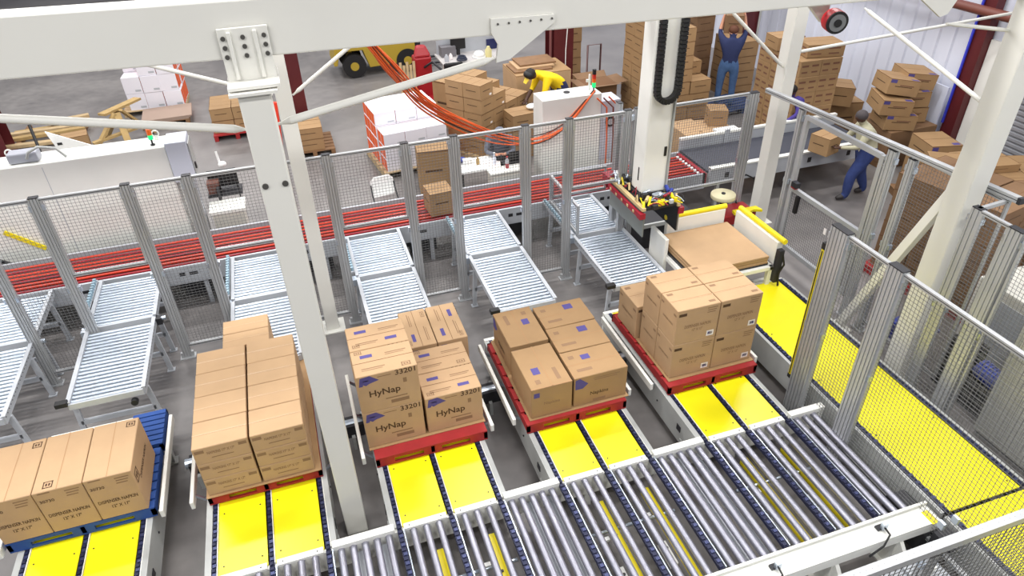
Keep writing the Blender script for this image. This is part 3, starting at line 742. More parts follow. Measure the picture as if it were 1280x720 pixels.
# ================================================================== RED STRAP CONVEYOR
t = thing('strap_conveyor', 'long conveyor of parallel red strips, some coloured orange as if lit, running behind the fence', 'conveyor', (0, 10.45, 0))
y0, y1, z = 10.0, 10.9, .72; xe = 6.92
for k in range(8):
    yy = y0+.08+k*.105
    a = MB(); a.cyl((-6.8, yy, z-.03), (xe-.12, yy, z-.03), .021, STRAP if k % 3 else STRAP2, 12); a.cyl((xe-.12, yy, z-.03), (xe-.07, yy, z-.03), .028, WHITEP, 10); part(a, 'drive_strip', t)
a = MB(); a.box(-6.8, xe, y0-.01, y1+.02, z-.16, z-.12, DARKM); part(a, 'bed_plate', t)
a = MB(); a.box(-6.8, xe, y0-.05, y0-.01, .42, z-.0, LGREY)
for X in RK:
    a.box(X+.62, X+.70, y0-.052, y0-.05, .56, .62, DARKM); a.box(X+.76, X+.88, y0-.052, y0-.05, .56, .61, DARKM)
part(a, 'front_side_plate', t)
a = MB(); a.box(-6.8, xe, y1+.02, y1+.06, .42, z+.02, LGREY); part(a, 'rear_side_plate', t)
a = MB(); a.box(xe-.05, xe+.02, y0-.05, y1+.06, z-.2, z+.0, STRAP2); part(a, 'end_plate', t)
for X in [x+.95 for x in RK]:
    a = MB(); a.box(X-.03, X+.03, y0-.03, y0+.03, 0, .45, LGREY); part(a, 'leg', t)
    a = MB(); a.box(X-.03, X+.03, y1-.03, y1+.03, 0, .45, LGREY); part(a, 'leg', t)
    a = MB(); a.box(X-.35, X+.1, y0+.1, y0+.55, .12, .42, DARKM); a.cyl((X-.4, y0+.2, .3), (X-.1, y0+.2, .3), .09, DARKM); part(a, 'drive_motor', t)
# ================================================================== DARK BELT CONVEYOR
t = thing('belt_conveyor', 'dark rubber belt conveyor with pale rails leading away right of the red strips', 'conveyor', (8.6, 10.3, 0))
a = MB(); a.box(6.98, 10.6, 9.98, 11.0, .70, .74, RUBBER); part(a, 'belt', t)
a = MB(); a.box(6.98, 10.6, 9.9, 9.96, .5, .82, LGREY); a.box(6.98, 10.6, 9.88, 9.98, .80, .83, WHITE)
for x in (7.3, 8.2, 9.1, 10.0): a.box(x, x+.08, 9.895, 9.9, .6, .7, DARKM)
part(a, 'front_rail', t)
a = MB(); a.box(6.98, 10.6, 11.02, 11.06, .5, .95, LGREY); a.box(6.98, 10.6, 11.0, 11.08, .93, .97, WHITE); a.box(7.95, 8.05, 10.98, 11.0, .75, 1.02, LGREY); part(a, 'rear_rail', t)
for x in (7.2, 8.9, 10.4):
    for yy in (9.95, 11.0):
        a = MB(); a.box(x-.03, x+.03, yy-.03, yy+.03, 0, .5, FRAME); part(a, 'leg', t)
a = MB(); a.tube([(7.4,9.86,.5), (7.7,9.82,.62), (8.0,9.84,.45), (8.1,9.84,.2)], .015, BLACK); part(a, 'cable', t)
# ================================================================== LOADS ON THE LANES
ZP = .5; ZT = .64
def place_pallet(i, x0, x1, y0, y1, m, label): return pallet(x0, x1, y0, y1, ZP, m, label)
place_pallet(0, -3.42, -2.10, 5.41, 6.28, BLUEW, 'blue pallet under the three dispenser napkin cartons on the first lane')
pallet(-2.44, -2.09, 6.32, 6.9, ZP, BLUEW, 'short blue pallet piece behind the right end of the first lane cartons')
place_pallet(1, -1.60, -.46, 5.36, 7.3, REDW, 'dark red pallet under the stack of shallow plain cartons on the second lane')
place_pallet(2, .10, 1.34, 5.28, 7.02, REDW, 'red pallet under the cartons with blue corner logos')
place_pallet(3, 1.78, 3.00, 5.20, 6.76, REDW, 'red pallet under the single layer of five cartons on the fourth lane')
place_pallet(4, 3.56, 4.77, 5.22, 6.78, REDW, 'red pallet under the two-layer dispenser napkin stack on the fifth lane')
for x0, x1, y0, y1, l in ((-1.6,-.46,5.33,7.3,'second'), (.06,1.36,5.42,7.02,'third'), (1.83,3.05,5.25,6.76,'fourth'), (3.60,4.77,5.30,6.7,'fifth')):
    mb = MB(); mb.box(x0, x1, y0, y1, ZP+.132, ZT-.001, CARD2); tag(mb.build('slip_sheet'), f'thin cardboard sheet between pallet and cartons on the {l} lane', 'cardboard sheet', 'slip sheets under the loads')
G = 'dispenser napkin cartons on the blue pallet'
for i, w in enumerate(('left, cut by the picture edge', 'middle', 'right, its side face showing')):
    carton(-3.205+i*.427, 5.78, ZT, .425, .76, .56, 'napkin', f'tan DISPENSER NAPKIN carton on the blue pallet, {w}', G, var=(0, 1, 2)[i] if i != 2 else 0)
G = 'plain napkin cartons on the second lane'
for k in range(3):
    for j in range(4):
        for i in range(2):
            if k < 2 and 0 < j < 3 and i == 0 and False: continue
            carton(-1.315+i*.535, 5.55+j*.385, ZT+k*.222, .52, .383, .222, 'flat', f'shallow tan carton on the second lane, {("left","right")[i]} column, {("front","second","third","rear")[j]} row, {("bottom","middle","top")[k]} layer', G, rot=random.uniform(-.008,.008))
    for j in range(2):
        carton(-1.04, 7.01+j*.27, ZT+k*.222, .52, .265, .222, 'flat', f'shallow tan carton standing out behind the second lane stack, {("nearer","farther")[j]} one, {("bottom","middle","top")[k]} layer', G)
G = 'blue logo cartons on the third lane'
for k in range(2):
    for j in range(2):
        carton(.375, 5.665+j*.43, ZT+k*.505, .635, .427, .505, 'hynap', f'blue logo carton in the tall left column, {("front","rear")[j]} row, {("lower","upper")[k]} layer', G, var=j)
for j in range(2): carton(1.035, 5.665+j*.42, ZT, .635, .417, .50, 'hynap', f'blue logo carton in the low right column, {("front one with logo facing us","one behind the front carton")[j]}', G, var=1-j)
carton(.90, 6.72, ZT, .74, .34, .50, 'hynap', 'blue logo carton turned sideways at the back of the third lane pallet, left', G, rot=PI/2)
carton(1.26, 6.72, ZT, .74, .37, .50, 'hynap', 'blue logo carton turned sideways at the back of the third lane pallet, right', G, rot=PI/2, var=1)
carton(.40, 6.70, ZT, .62, .6, .50, 'hynap', 'low blue logo carton hidden behind the tall left column', G)
G = 'napkin cartons on the fourth lane'
carton(2.10, 5.63, ZT, .72, .49, .43, 'case', 'carton with blue oval near its far end, front left on the fourth lane', G, rot=PI/2)
carton(2.115, 6.40, ZT, .70, .49, .43, 'case', 'carton with a long side seam, rear left on the fourth lane', G, rot=-PI/2)
for j in range(3): carton(2.70+.008*j, 5.52+j*.478, ZT, .66, .47, .43, 'case', f'carton in the right column of the fourth lane, {("front one with a blue printed corner","middle one","rear one")[j]}', G, var=1 if j else 0, rot=(.0,-.01,.01)[j])
G = 'dispenser napkin cartons on the fifth lane'
for k in range(2):
    for j in range(2):
        for i in range(2):
            carton(3.905+i*.56, 5.54+j*.392, ZT+k*.497, .555, .388, .497, 'towel', f'brown carton on the fifth lane, {("left","right")[i]} column, {("front","second")[j]} row, {("lower","upper")[k]} layer', G, rot=random.uniform(-.01,.01))
for i in range(2): carton(3.86+i*.58, 6.42, ZT, .555, .50, .50, 'towel', f'brown carton one layer high behind the fifth lane stack, {("left, its top showing","right, hidden")[i]}', G)

# ================================================================== SLIP SHEET STATION
t = thing('sheet_stack', 'thick stack of tan cardboard slip sheets waiting between white guide plates', 'cardboard', (5.4, 7.4, .84))
for k in range(6):
    a = MB(); e = random.uniform(-.006,.006); a.box(4.86+e, 6.02+e, 6.85-e, 7.92, .84+k*.02, .858+k*.02, CARD if k % 2 else CARD2); part(a, 'cardboard_sheet', t)
t = thing('sheet_station', 'white framed holder for cardboard sheets with yellow topped guides', 'machine', (5.4, 7.4, 0))
a = MB()
a.box(4.78, 6.1, 6.80, 6.86, .74, .80, WHITE); a.box(4.78, 6.1, 7.90, 7.96, .74, .80, WHITE); a.box(4.78, 4.84, 6.8, 7.96, .74, .80, WHITE); a.box(6.04, 6.1, 6.8, 7.96, .74, .80, WHITE)
a.box(4.84, 6.04, 6.86, 7.9, .77, .835, DARKM); part(a, 'table_frame', t, .004)
for x, yy in ((4.82,6.84), (6.06,6.84), (4.82,7.92), (6.06,7.92)):
    a = MB(); a.box(x-.03, x+.03, yy-.03, yy+.03, 0, .75, WHITE); part(a, 'leg', t)
a = MB(); a.box(5.0, 6.0, 7.97, 8.05, .80, 1.16, WHITE); part(a, 'rear_guide', t, .01)
a = MB(); a.cyl((4.98, 8.01, 1.19), (6.02, 8.01, 1.19), .04, YELP, 14); part(a, 'yellow_edge_tube', t)
a = MB(); a.box(6.12, 6.22, 6.85, 7.88, .80, 1.16, WHITE); part(a, 'side_guide', t, .01)
a = MB(); a.cyl((6.19, 6.78, 1.19), (6.19, 7.88, 1.19), .04, YELP, 14); part(a, 'yellow_edge_tube', t)
a = MB(); a.box(4.74, 4.80, 7.55, 8.0, .45, 1.10, WHITE); part(a, 'corner_guide', t, .01)
a = MB(); a.box(6.1, 6.18, 6.74, 6.82, .55, 1.08, DARKM); a.tube([(6.16,6.76,1.05), (6.2,6.72,.85), (6.15,6.74,.7), (6.17,6.72,.5)], .015, BLACK); part(a, 'cylinder_valve', t)
# tape machine + roll
t = thing('tape_machine', 'small red and yellow machine carrying a big pale tape roll', 'machine', (6.75, 8.8, 0))
a = MB(); a.box(6.35, 7.05, 8.55, 8.95, .45, .62, mat('machine_red', (150, 26, 30), .5)); a.box(6.5, 6.62, 8.62, 8.74, 0, .45, DARKM); a.box(6.85, 6.95, 8.62, 8.74, 0, .45, DARKM); part(a, 'base', t, .01)
a = MB(); a.prism([(6.58,8.5,.66), (6.75,8.42,.66), (6.95,8.5,.66), (7.08,8.44,.66), (7.05,8.6,.66), (6.6,8.6,.66)], 0, (0,0,.05), YELP); part(a, 'cover', t, .006)
a = MB(); a.lathe([(.035,0), (.2,0), (.205,.01), (.205,.06), (.2,.07), (.035,.07)], (6.52, 8.8, .86), mat('tape_roll_cream', (226, 218, 180), .5), 28); part(a, 'tape_roll', t)
a = MB(); a.cyl((6.52,8.8,.6), (6.52,8.8,.86), .03, DARKM, 10); a.cyl((6.52,8.8,.86), (6.52,8.8,.945), .034, DARKM, 12); part(a, 'spindle', t)
a = MB(); a.tube([(6.9,8.9,.6), (7.0,9.3,.9), (7.1,9.6,.7)], .015, BLACK); a.tube([(6.4,8.9,.6), (6.2,9.1,.4), (5.9,9.2,.1)], .015, BLACK); part(a, 'hose', t)
# dark cabinet under robot
t = thing('robot_cable_box', 'dark grey equipment under the gripper beside the fifth rack', 'machine', (5.6, 9.2, 0))
a = MB(); a.box(5.2, 6.2, 9.02, 9.75, 0, .5, DARKM); a.box(5.1, 6.2, 8.98, 9.02, .42, .5, FRAME); part(a, 'housing', t, .01)
a = MB(); a.box(5.4, 5.5, 9.0, 9.02, .2, .3, STEEL); a.box(5.8, 5.95, 9.0, 9.02, .2, .36, STEEL); part(a, 'cover_plate', t)

# ================================================================== ROBOT
t = thing('robot_mast', 'white square robot mast hanging in front of the far carton stacks', 'robot', (4.76, 8.22, 1.62))
a = MB(); a.box(4.56, 4.94, 8.06, 8.40, 1.62, 5.6, WHITE); part(a, 'square_column', t, .03)
a = MB(); a.box(4.94, 4.955, 8.03, 8.40, 1.7, 5.6, FRAME); part(a, 'edge_rail', t)
a = MB(); a.box(4.86, 4.90, 8.052, 8.06, 2.18, 2.32, BLACK); a.box(4.552, 4.56, 8.18, 8.2, 1.8, 2.0, BLACK); a.box(4.955, 4.99, 8.1, 8.2, 2.35, 2.42, mat('latch_red', (150, 30, 34), .5)); part(a, 'slot_cover', t)
a = MB(); cx, yy, zb_, R_ = 4.765, 7.98, 3.17, .155
pts = [(cx-R_, yy, 5.3-k*.053) for k in range(41)]
pts += [(cx-R_*math.cos(q), yy, zb_-R_*math.sin(q)*1.0) for q in [PI*i/12 for i in range(1, 12)]]
pts += [(cx+R_, yy, zb_+k*.053) for k in range(41)]
for p, q in zip(pts[:-1], pts[1:]):
    p = Vector(p); q = Vector(q); dd = (q-p)*.42; m_ = (p+q)/2
    a.bar(m_-dd, m_+dd, .075, .085, BLACK, (0,1,0)); a.bar(m_-(q-p)*.6, m_+(q-p)*.6, .06, .06, DARKM, (0,1,0))
part(a, 'cable_chain', t)
TAN = mat('gripper_tan', (200, 178, 130), .5); GRED = mat('gripper_red', (150, 22, 42), .45); PLATE = mat('gripper_plate', (126, 130, 126), .45, .3)
t = thing('robot_gripper', 'robot gripper crowded with red, yellow and silver parts above the fifth rack', 'robot gripper', (4.7, 8.2, 1.3))
a = MB(); a.box(4.50, 5.02, 7.75, 8.75, 1.52, 1.56, DARKM); a.box(4.53, 4.97, 8.04, 8.42, 1.56, 1.62, DARKM); part(a, 'base_frame', t, .004)
a = MB(); a.bar((4.44, 8.85, 1.56), (4.44, 7.72, 1.56), .06, .05, TAN); a.bar((5.0, 8.8, 1.54), (5.0, 7.72, 1.54), .05, .05, TAN); part(a, 'side_beam', t, .004)
a = MB(); a.box(4.38, 4.42, 7.75, 8.85, 1.42, 1.5, GRED); a.box(4.37, 4.46, 7.70, 7.80, 1.42, 1.51, GRED); a.box(4.38, 4.7, 8.8, 9.0, 1.42, 1.6, GRED)
for k in range(5): a.box(4.372, 4.38, 7.9+k*.19, 7.95+k*.19, 1.44, 1.48, TAN)
part(a, 'red_clamp', t, .004)
a = MB(); a.box(4.99, 5.08, 7.70, 7.80, 1.40, 1.50, GRED); part(a, 'red_clamp', t, .004)
a = MB(); a.box(4.44, 4.46, 7.72, 8.82, 1.12, 1.52, PLATE); part(a, 'side_plate', t)
a = MB(); a.box(5.0, 5.02, 7.72, 8.5, 1.12, 1.50, PLATE); a.box(4.985, 5.0, 7.72, 8.5, 1.12, 1.50, BLACK); part(a, 'side_plate', t)
random.seed(11)
for k in range(30):
    x = random.uniform(4.5, 5.05); yy = random.choice([random.uniform(7.78, 8.0), random.uniform(8.45, 8.8), random.uniform(7.8, 8.8)]); 
    a = MB(); dx, dy = random.choice([(.16,.03), (.03,.18), (.1,.1)])
    m_ = [YELP, STEEL, YELP, GRED, DARKM, STEEL, TAN, BLUEM, STEEL, BLACK][k % 10]; zz = 1.59+k % 4*.03
    if 8.04 < yy < 8.42 and x > 4.54: yy = 7.9
    dx *= .7; dy *= .7
    a.cyl((x-dx/2, yy-dy/2, zz), (x+dx/2, yy+dy/2, zz+.02), random.uniform(.016,.03), m_, 12); a.box(x-.02, x+.02, yy-.02, yy+.02, 1.54, zz+.02, DARKM)
    part(a, 'air_cylinder', t)
for k in range(28):
    ya, yb_ = (7.66, 8.02) if k % 3 else (8.44, 8.85)
    a = MB(); p0 = Vector((random.uniform(4.45,5.08), random.uniform(ya,yb_), 1.6)); p1 = Vector((random.uniform(4.45,5.08), random.uniform(ya,yb_), 1.6)); mid = (p0+p1)/2+Vector((0,0,random.uniform(.06,.14)))
    pts = [p0*(1-s_)**2+mid*2*s_*(1-s_)+p1*s_*s_ for s_ in [i/8 for i in range(9)]]
    a.tube(pts, .008, [BLACK, YELP, STEEL, TAN, GRED, DARKM][k % 6], 6); part(a, 'air_hose', t)
for k in range(18):
    a = MB(); x = random.uniform(4.43, 4.55); yy = random.uniform(7.75, 8.85); L = random.uniform(.06, .16)
    a.tube([(x, yy, 1.58), (x+random.uniform(-.03,.06), yy+L*.4, 1.62+random.uniform(.02,.09)), (x+random.uniform(-.02,.04), yy+L, 1.6)], random.choice([.008, .013, .02]), [YELP, TAN, STEEL, YELP, BLACK, GRED][k % 6], 7); part(a, 'air_hose', t)
for k in range(10):
    a = MB(); x = random.uniform(4.5, 5.05); yy = random.uniform(7.64, 7.98); z = random.uniform(1.56, 1.68); r = random.uniform(.02, .045)
    a.box(x-r, x+r, yy-r*.8, yy+r*.8, z-.03, z+r, [STEEL, TAN, YELP, LGREY, DARKM][k % 5]); part(a, 'valve_block', t, .004)
a = MB(); a.ball((4.78, 7.94, 1.63), .07, STEEL, (1.3,1,.7)); a.cyl((4.70,7.9,1.6), (4.70,7.9,1.68), .05, STEEL); part(a, 'vacuum_valve', t)
a = MB(); a.cyl((4.5, 8.78, 1.66), (4.6, 8.62, 1.64), .045, WHITEP, 12); part(a, 'air_filter', t)
random.seed(21)

# ================================================================== LEFT CABINET
t = thing('machine_cabinet', 'long cream control cabinet at the left with blank front, behind the mesh fence', 'cabinet', (-4.6, 11.5, 0))
a = MB(); a.box(-7.4, -1.99, 11.25, 11.75, .06, 2.12, WHITE); part(a, 'body', t, .012)
a = MB(); a.box(-7.4, -1.99, 11.27, 11.7, 0, .06, DARKM); part(a, 'plinth', t)
for x in (-5.4, -3.7):
    a = MB(); a.box(x-.004, x+.004, 11.247, 11.25, .1, 2.06, LGREY); part(a, 'door_seam', t)
a = MB(); a.box(-4.78, -4.5, 11.2, 11.25, 1.1, 1.4, mat('scuffed_beige', (160, 130, 116), .7)); part(a, 'worn_patch', t) if False else None
for x in (-4.15, -2.12):
    a = MB(); a.lathe([(.03,0), (.03,.03), (.012,.05), (.012,.07)], (x, 11.6, 2.12), WHITE, 10); a.tube([(x+.05*math.cos(q), 11.6, 2.22+.05*math.sin(q)) for q in [2*PI*i/12 for i in range(13)]], .012, WHITE, 6); part(a, 'lifting_eye', t)
t = thing('junction_box', 'light grey box with a curved cable lying on top of the left cream cabinet', 'box', (-3.95, 11.45, 2.12))
a = MB(); a.box(-4.12, -3.72, 11.33, 11.55, 2.13, 2.28, mat('box_grey', (164, 166, 176), .45)); part(a, 'housing', t, .02)
a = MB(); a.tube([(-3.86, 11.31, 2.2), (-3.8, 11.28, 2.3), (-3.66, 11.3, 2.36), (-3.45, 11.32, 2.3), (-3.36, 11.35, 2.14)], .02, FRAME); part(a, 'cable', t)
def tower(x, y, z, label, cols, h=.28):
    t = thing('stack_light', label, 'signal light', (x, y, z), 'stack lights on the cabinets')
    a = MB(); a.cyl((x,y,z), (x,y,z+.02), .035, DARKM); a.cyl((x,y,z+.02), (x,y,z+.1), .014, DARKM); part(a, 'stem', t)
    zz = z+.1
    for m_, hh, nm in cols:
        a = MB(); a.cyl((x,y,zz), (x,y,zz+hh), .036, m_, 16); part(a, nm, t); zz += hh
tower(-2.16, 11.38, 2.12, 'small green and amber signal light on the left cream cabinet', [(GREENL, .07, 'green_lamp'), (AMBL, .09, 'amber_lamp')])
tower(5.42, 11.72, 1.86, 'signal light with glowing green lamp and black top on the middle white cabinet', [(GREENL, .09, 'green_lamp'), (AMBL, .07, 'amber_lamp'), (REDL, .08, 'red_lamp'), (BLACK, .09, 'black_cap')])
t = thing('electrical_cabinet', 'light grey electrical box fixed to the right end of the left cream cabinet', 'cabinet', (-1.8, 11.4, 0))
a = MB(); a.box(-1.97, -1.66, 11.15, 11.6, 1.55, 2.2, mat('pale_blue_grey', (196, 200, 212), .45)); part(a, 'housing', t, .01)
a = MB(); a.box(-1.9, -1.72, 11.3, 11.5, 0, 1.55, LGREY); part(a, 'stand', t)
a = MB(); a.box(-1.655, -1.64, 11.2, 11.55, 1.6, 2.14, FRAME); dr = part(a, 'door', t)
a = MB(); a.box(-1.64, -1.62, 11.25, 11.3, 1.7, 1.8, BLACK); part(a, 'handle', dr)
t = thing('warning_sign', 'white triangular sign board with thin black mark behind the left cabinet', 'sign', (-3.45, 11.95, 0))
a = MB(); a.prism([(-3.72,12.05,2.32), (-3.62,12.05,1.9), (-3.05,12.05,1.95)], 0, (0,.02,0), WHITEP); a.box(-3.45,-3.4,12.07,12.1,0,1.95,WHITEP); a.box(-3.62,-3.55,12.045,12.05,2.08,2.12,BLACK); part(a, 'board', t)
# step stool at the left
t = thing('metal_steps', 'small dark metal steps at the left edge beyond the red strips', 'steps', (-5.0, 11.05, 0))
for k in range(3):
    a = MB(); a.box(-5.6, -4.75+k*.0, 10.98+k*.08, 11.2, .45+k*.22, .48+k*.22, STEEL); part(a, 'tread', t)
a = MB(); a.box(-5.7, -4.72, 11.02, 11.22, 0, .5, DARKM); a.prism([(-5.7,11.2,.5), (-4.5,11.2,.5), (-5.7,11.2,1.35)], 0, (0,.04,0), DARKM); part(a, 'side_frame', t)  # plain dark box and wedge backing the treads
mb = MB(); mb.bar((-4.55, 11.22, 1.14), (-4.1, 11.22, .76), .02, .07, YELP); tag(mb.build('yellow_safety_bar'), 'short sloping yellow bar on the front of the left cream cabinet', 'bar')
# small desk / instrument stand
t = thing('instrument_cart', 'small cart with a cream front and dark monitor, right of the left cabinet', 'cart', (-1.35, 11.5, 0))
a = MB(); a.box(-1.62, -1.12, 11.3, 11.7, .0, .82, mat('cart_cream', (206, 200, 190), .5)); a.box(-1.66, -1.08, 11.28, 11.72, .82, .88, WHITE); part(a, 'cabinet', t, .008)
a = MB(); a.box(-1.62, -1.14, 12.0, 12.04, 1.0, 1.3, BLACK); a.box(-1.5, -1.45, 11.7, 12.0, .88, 1.1, DARKM); part(a, 'monitor', t, .01)
a = MB(); a.box(-1.66, -1.1, 11.75, 12.1, .92, .96, DARKM); a.box(-1.64, -1.45, 11.8, 12.0, .96, 1.16, mat('rust', (110, 70, 60), .6)); a.cyl((-1.15,11.75,0), (-1.15,11.75,1.2), .012, BLACK); part(a, 'shelf', t)
a = MB(); a.ball((-1.32, 11.95, 1.42), .07, WHITEP, (1,1,.7)); a.cyl((-1.36,12.0,1.42), (-1.38,12.05,1.62), .02, WHITEP); part(a, 'spray_bottle', t)
# ================================================================== MIDDLE CABINET, DESK
t = thing('machine_cabinet', 'white control cabinet in the middle with orange cables lying over its top', 'cabinet', (5.0, 11.85, 0))
a = MB(); a.box(4.36, 5.55, 11.62, 12.12, .06, 1.86, WHITE); part(a, 'body', t, .01)
a = MB(); a.box(4.38, 5.53, 11.64, 12.1, 0, .06, DARKM); part(a, 'plinth', t)
a = MB(); a.box(5.56, 5.95, 11.62, 12.05, .5, 1.7, mat('pale_blue_grey', (196, 200, 212), .45)); a.cyl((5.75,11.62,1.28), (5.75,11.6,1.28), .1, DARKM, 20); a.cyl((5.75,11.6,1.28), (5.75,11.59,1.28), .06, LGREY, 16); part(a, 'fan_unit', t, .01)
a = MB(); a.cyl((4.95,11.9,1.86), (4.95,11.9,1.875), .06, DARKM, 16); part(a, 'cable_gland', t)
a = MB(); a.box(5.38, 5.41, 11.85, 11.88, 1.86, 2.16, WHITEP); a.box(5.33, 5.38, 11.85, 11.88, 2.02, 2.07, WHITEP); part(a, 'antenna', t)
for k, (x, yy) in enumerate(((5.62, 11.55), (5.74, 11.52), (5.86, 11.55))):
    mb = MB(); mb.tube([(x-.2, yy, 1.8), (x, yy-.02, 1.6), (x+.02, yy-.05, 1.0), (x+.05, yy, .3), (x+.1, yy-.1, .02)], .016, ORANGE if k != 1 else mat('cable_brown', (120, 60, 44), .5), 6); tag(mb.build('hanging_cable'), ('orange cable hanging down beside the fan unit, left one', 'brown cable hanging down between two orange ones', 'orange cable hanging down beside the fan unit, right one')[k], 'cable', 'cables beside the middle cabinet')
def spline(P, n=6):
    P = [Vector(p) for p in P]; out = []
    Q = [P[0]*2-P[1]]+P+[P[-1]*2-P[-2]]
    for i in range(1, len(Q)-2):
        for s_ in range(n):
            u = s_/n; a, b, c, d = Q[i-1:i+3]
            out.append(.5*((2*b)+(c-a)*u+(2*a-5*b+4*c-d)*u*u+(3*b-a-3*c+d)*u**3))
    out.append(P[-1]); return out
random.seed(5)
base = [atY(455, 45, 8.95), atY(490, 88, 9.5), atY(530, 128, 10.2), atY(580, 156, 10.9), atY(625, 172, 11.4), atY(668, 175, 11.5), atY(705, 158, 11.5), (5.40, 11.66, 1.90)]
base = [Vector(p) for p in base]
tb = thing('cable_bundle', 'loose bundle of orange cables drooping from the beam to the white cabinet', 'cables', tuple(base[0]))
for k in range(9):
    off = .85*Vector((random.uniform(-.07,.07), random.uniform(-.05,.05), random.uniform(-.09,.09)))
    pts = [p+off*(1 if 0 < i < 7 else .4)*(1+.6*random.uniform(-1,1)) for i, p in enumerate(base)]
    mb = MB(); mb.tube(spline(pts), .013, ORANGE if k % 5 else mat('cable_dark', (70, 50, 46), .5), 6)
    part(mb, 'cable', tb)
t = thing('desk', 'small white topped desk with thin black legs, papers spread on it', 'desk', (3.1, 11.8, 0))
a = MB(); a.box(2.72, 3.5, 11.52, 12.1, .72, .75, WHITEP); part(a, 'desktop', t)
for x, yy in ((2.76,11.56), (3.46,11.56), (2.76,12.06), (3.46,12.06)):
    a = MB(); a.box(x-.015, x+.015, yy-.015, yy+.015, 0, .72, BLACK); part(a, 'leg', t)
mb = MB(); mb.add([(3.2,11.6,.753), (3.5,11.56,.753), (3.56,11.78,.753), (3.3,11.88,.753)], [(0,1,2,3)], LABELM); mb.box(3.22,3.48,11.62,11.8,.751,.756,LABELM); tag(mb.build('paper_sheets'), 'white paper sheets fanned out at the right end of the desk', 'paper')
for k, (x, yy, m_, l) in enumerate(((2.95, 11.9, WHITEP, 'white box on the back of the small desk'), (3.12, 11.78, WOODY, 'small yellowish jar on the desk'), (2.82, 12.0, BLUEM, 'blue cloth lying at the back left corner of the desk'))):
    mb = MB()
    if k == 1: mb.lathe([(.03,0), (.035,.02), (.035,.1), (.02,.12), (.02,.14)], (x, yy, .752), m_, 12)
    elif k == 0: mb.box(x-.09, x+.09, yy-.06, yy+.06, .752, .84, m_)
    else: mb.ball((x, yy, .80), .1, m_, (1.3,.9,.5))
    tag(mb.build(('tissue_box', 'jar', 'blue_cloth')[k], bevel=.004 if k == 0 else 0), l, ('box', 'jar', 'cloth')[k])
t = thing('drawer_cabinet', 'low cream cabinet beside the desk with a red bottle standing on it', 'cabinet', (3.55, 11.4, 0))
a = MB(); a.box(3.22, 3.86, 11.25, 11.5, 0, .74, mat('cart_cream', (206, 200, 190), .5)); a.box(3.2, 3.88, 11.23, 11.52, .74, .77, WHITE); part(a, 'body', t, .006)
a = MB(); a.box(3.26, 3.82, 11.245, 11.25, .1, .68, CREAM); part(a, 'front_panel', t)
t = thing('bottle', 'red drink bottle on the low cream cabinet', 'bottle', (3.58, 11.4, .77), 'bottles at the desk')
a = MB(); a.lathe([(.032,0), (.035,.02), (.035,.09)], (3.58,11.4,.771), mat('drink_red', (150, 30, 44), .3), 12); part(a, 'drink', t)
a = MB(); a.lathe([(.035,.09), (.034,.15), (.015,.19), (.015,.2)], (3.58,11.4,.771), LGREY, 12); a.cyl((3.58,11.4,.971), (3.58,11.4,.995), .018, mat('cap_red', (180,30,40), .5)); part(a, 'bottle_neck', t)
t = thing('bottle', 'clear water bottle with white cap beside the seated person', 'bottle', (3.42, 11.75, .752), 'bottles at the desk')
a = MB(); a.lathe([(.034,0), (.036,.03), (.034,.12), (.014,.19), (.014,.21)], (3.42,11.68,.757), mat('clear_plastic', (206, 212, 224), .2), 12); part(a, 'bottle_body', t)
a = MB(); a.cyl((3.42,11.68,.967), (3.42,11.68,.985), .017, WHITEP); part(a, 'cap', t)
mb = MB(); mb.lathe([(.03,0), (.045,.14), (.048,.14)], (3.78, 11.62, .80), WHITEP, 14); tag(mb.build('paper_cup'), 'white paper cup in front of the dark laptop', 'cup')
t = thing('laptop', 'dark laptop in front of the person in grey', 'laptop', (3.86, 11.75, .77))
a = MB(); a.box(3.66, 4.04, 11.62, 11.9, .78, .80, BLACK); part(a, 'keyboard', t)
a = MB(); a.prism([(3.66,11.6,.80), (4.04,11.6,.80), (4.04,11.52,1.02), (3.66,11.52,1.02)], 0, (0,-.01,0), BLACK); part(a, 'screen', t)
t = thing('side_table', 'dark side table holding the laptop and cup', 'table', (3.8, 11.8, 0))
a = MB(); a.box(3.56, 4.1, 11.54, 12.0, .75, .78, DARKM); part(a, 'table_top', t)
for x in (3.6, 4.06):
    a = MB(); a.box(x-.02, x+.02, 11.9, 11.94, 0, .75, DARKM); part(a, 'leg', t)
# chair
t = thing('plastic_chair', 'white plastic folding chair with dark frame standing beyond the red strips', 'chair', (1.30, 11.28, 0), rz=.15)
a = MB(); prof = []
pts = [(-.2,.56), (-.22,.70), (-.21,.86), (-.14,.93), (.14,.93), (.21,.86), (.22,.70), (.2,.56)]
a.prism([(x_, .22-(z_-.5)*-.12, z_) for x_, z_ in pts], 0, (0,.025,0), WHITEP); a.build('backrest', t, local=True, bevel=.01)
a = MB(); a.prism([(-.21,-.2,.44), (.21,-.2,.44), (.2,.2,.44), (-.2,.2,.44)], 0, (0,0,.03), WHITEP); a.build('seat', t, local=True, bevel=.012)
for s_ in (-1, 1):
    a = MB(); a.tube([(s_*.22,-.25,0), (s_*.22,.0,.36), (s_*.22,.2,.62), (s_*.21,.26,.8)], .013, DARKM); a.build('leg', t, local=True)
    a = MB(); a.tube([(s_*.2,.3,0), (s_*.2,0,.42)], .013, DARKM); a.build('leg', t, local=True)
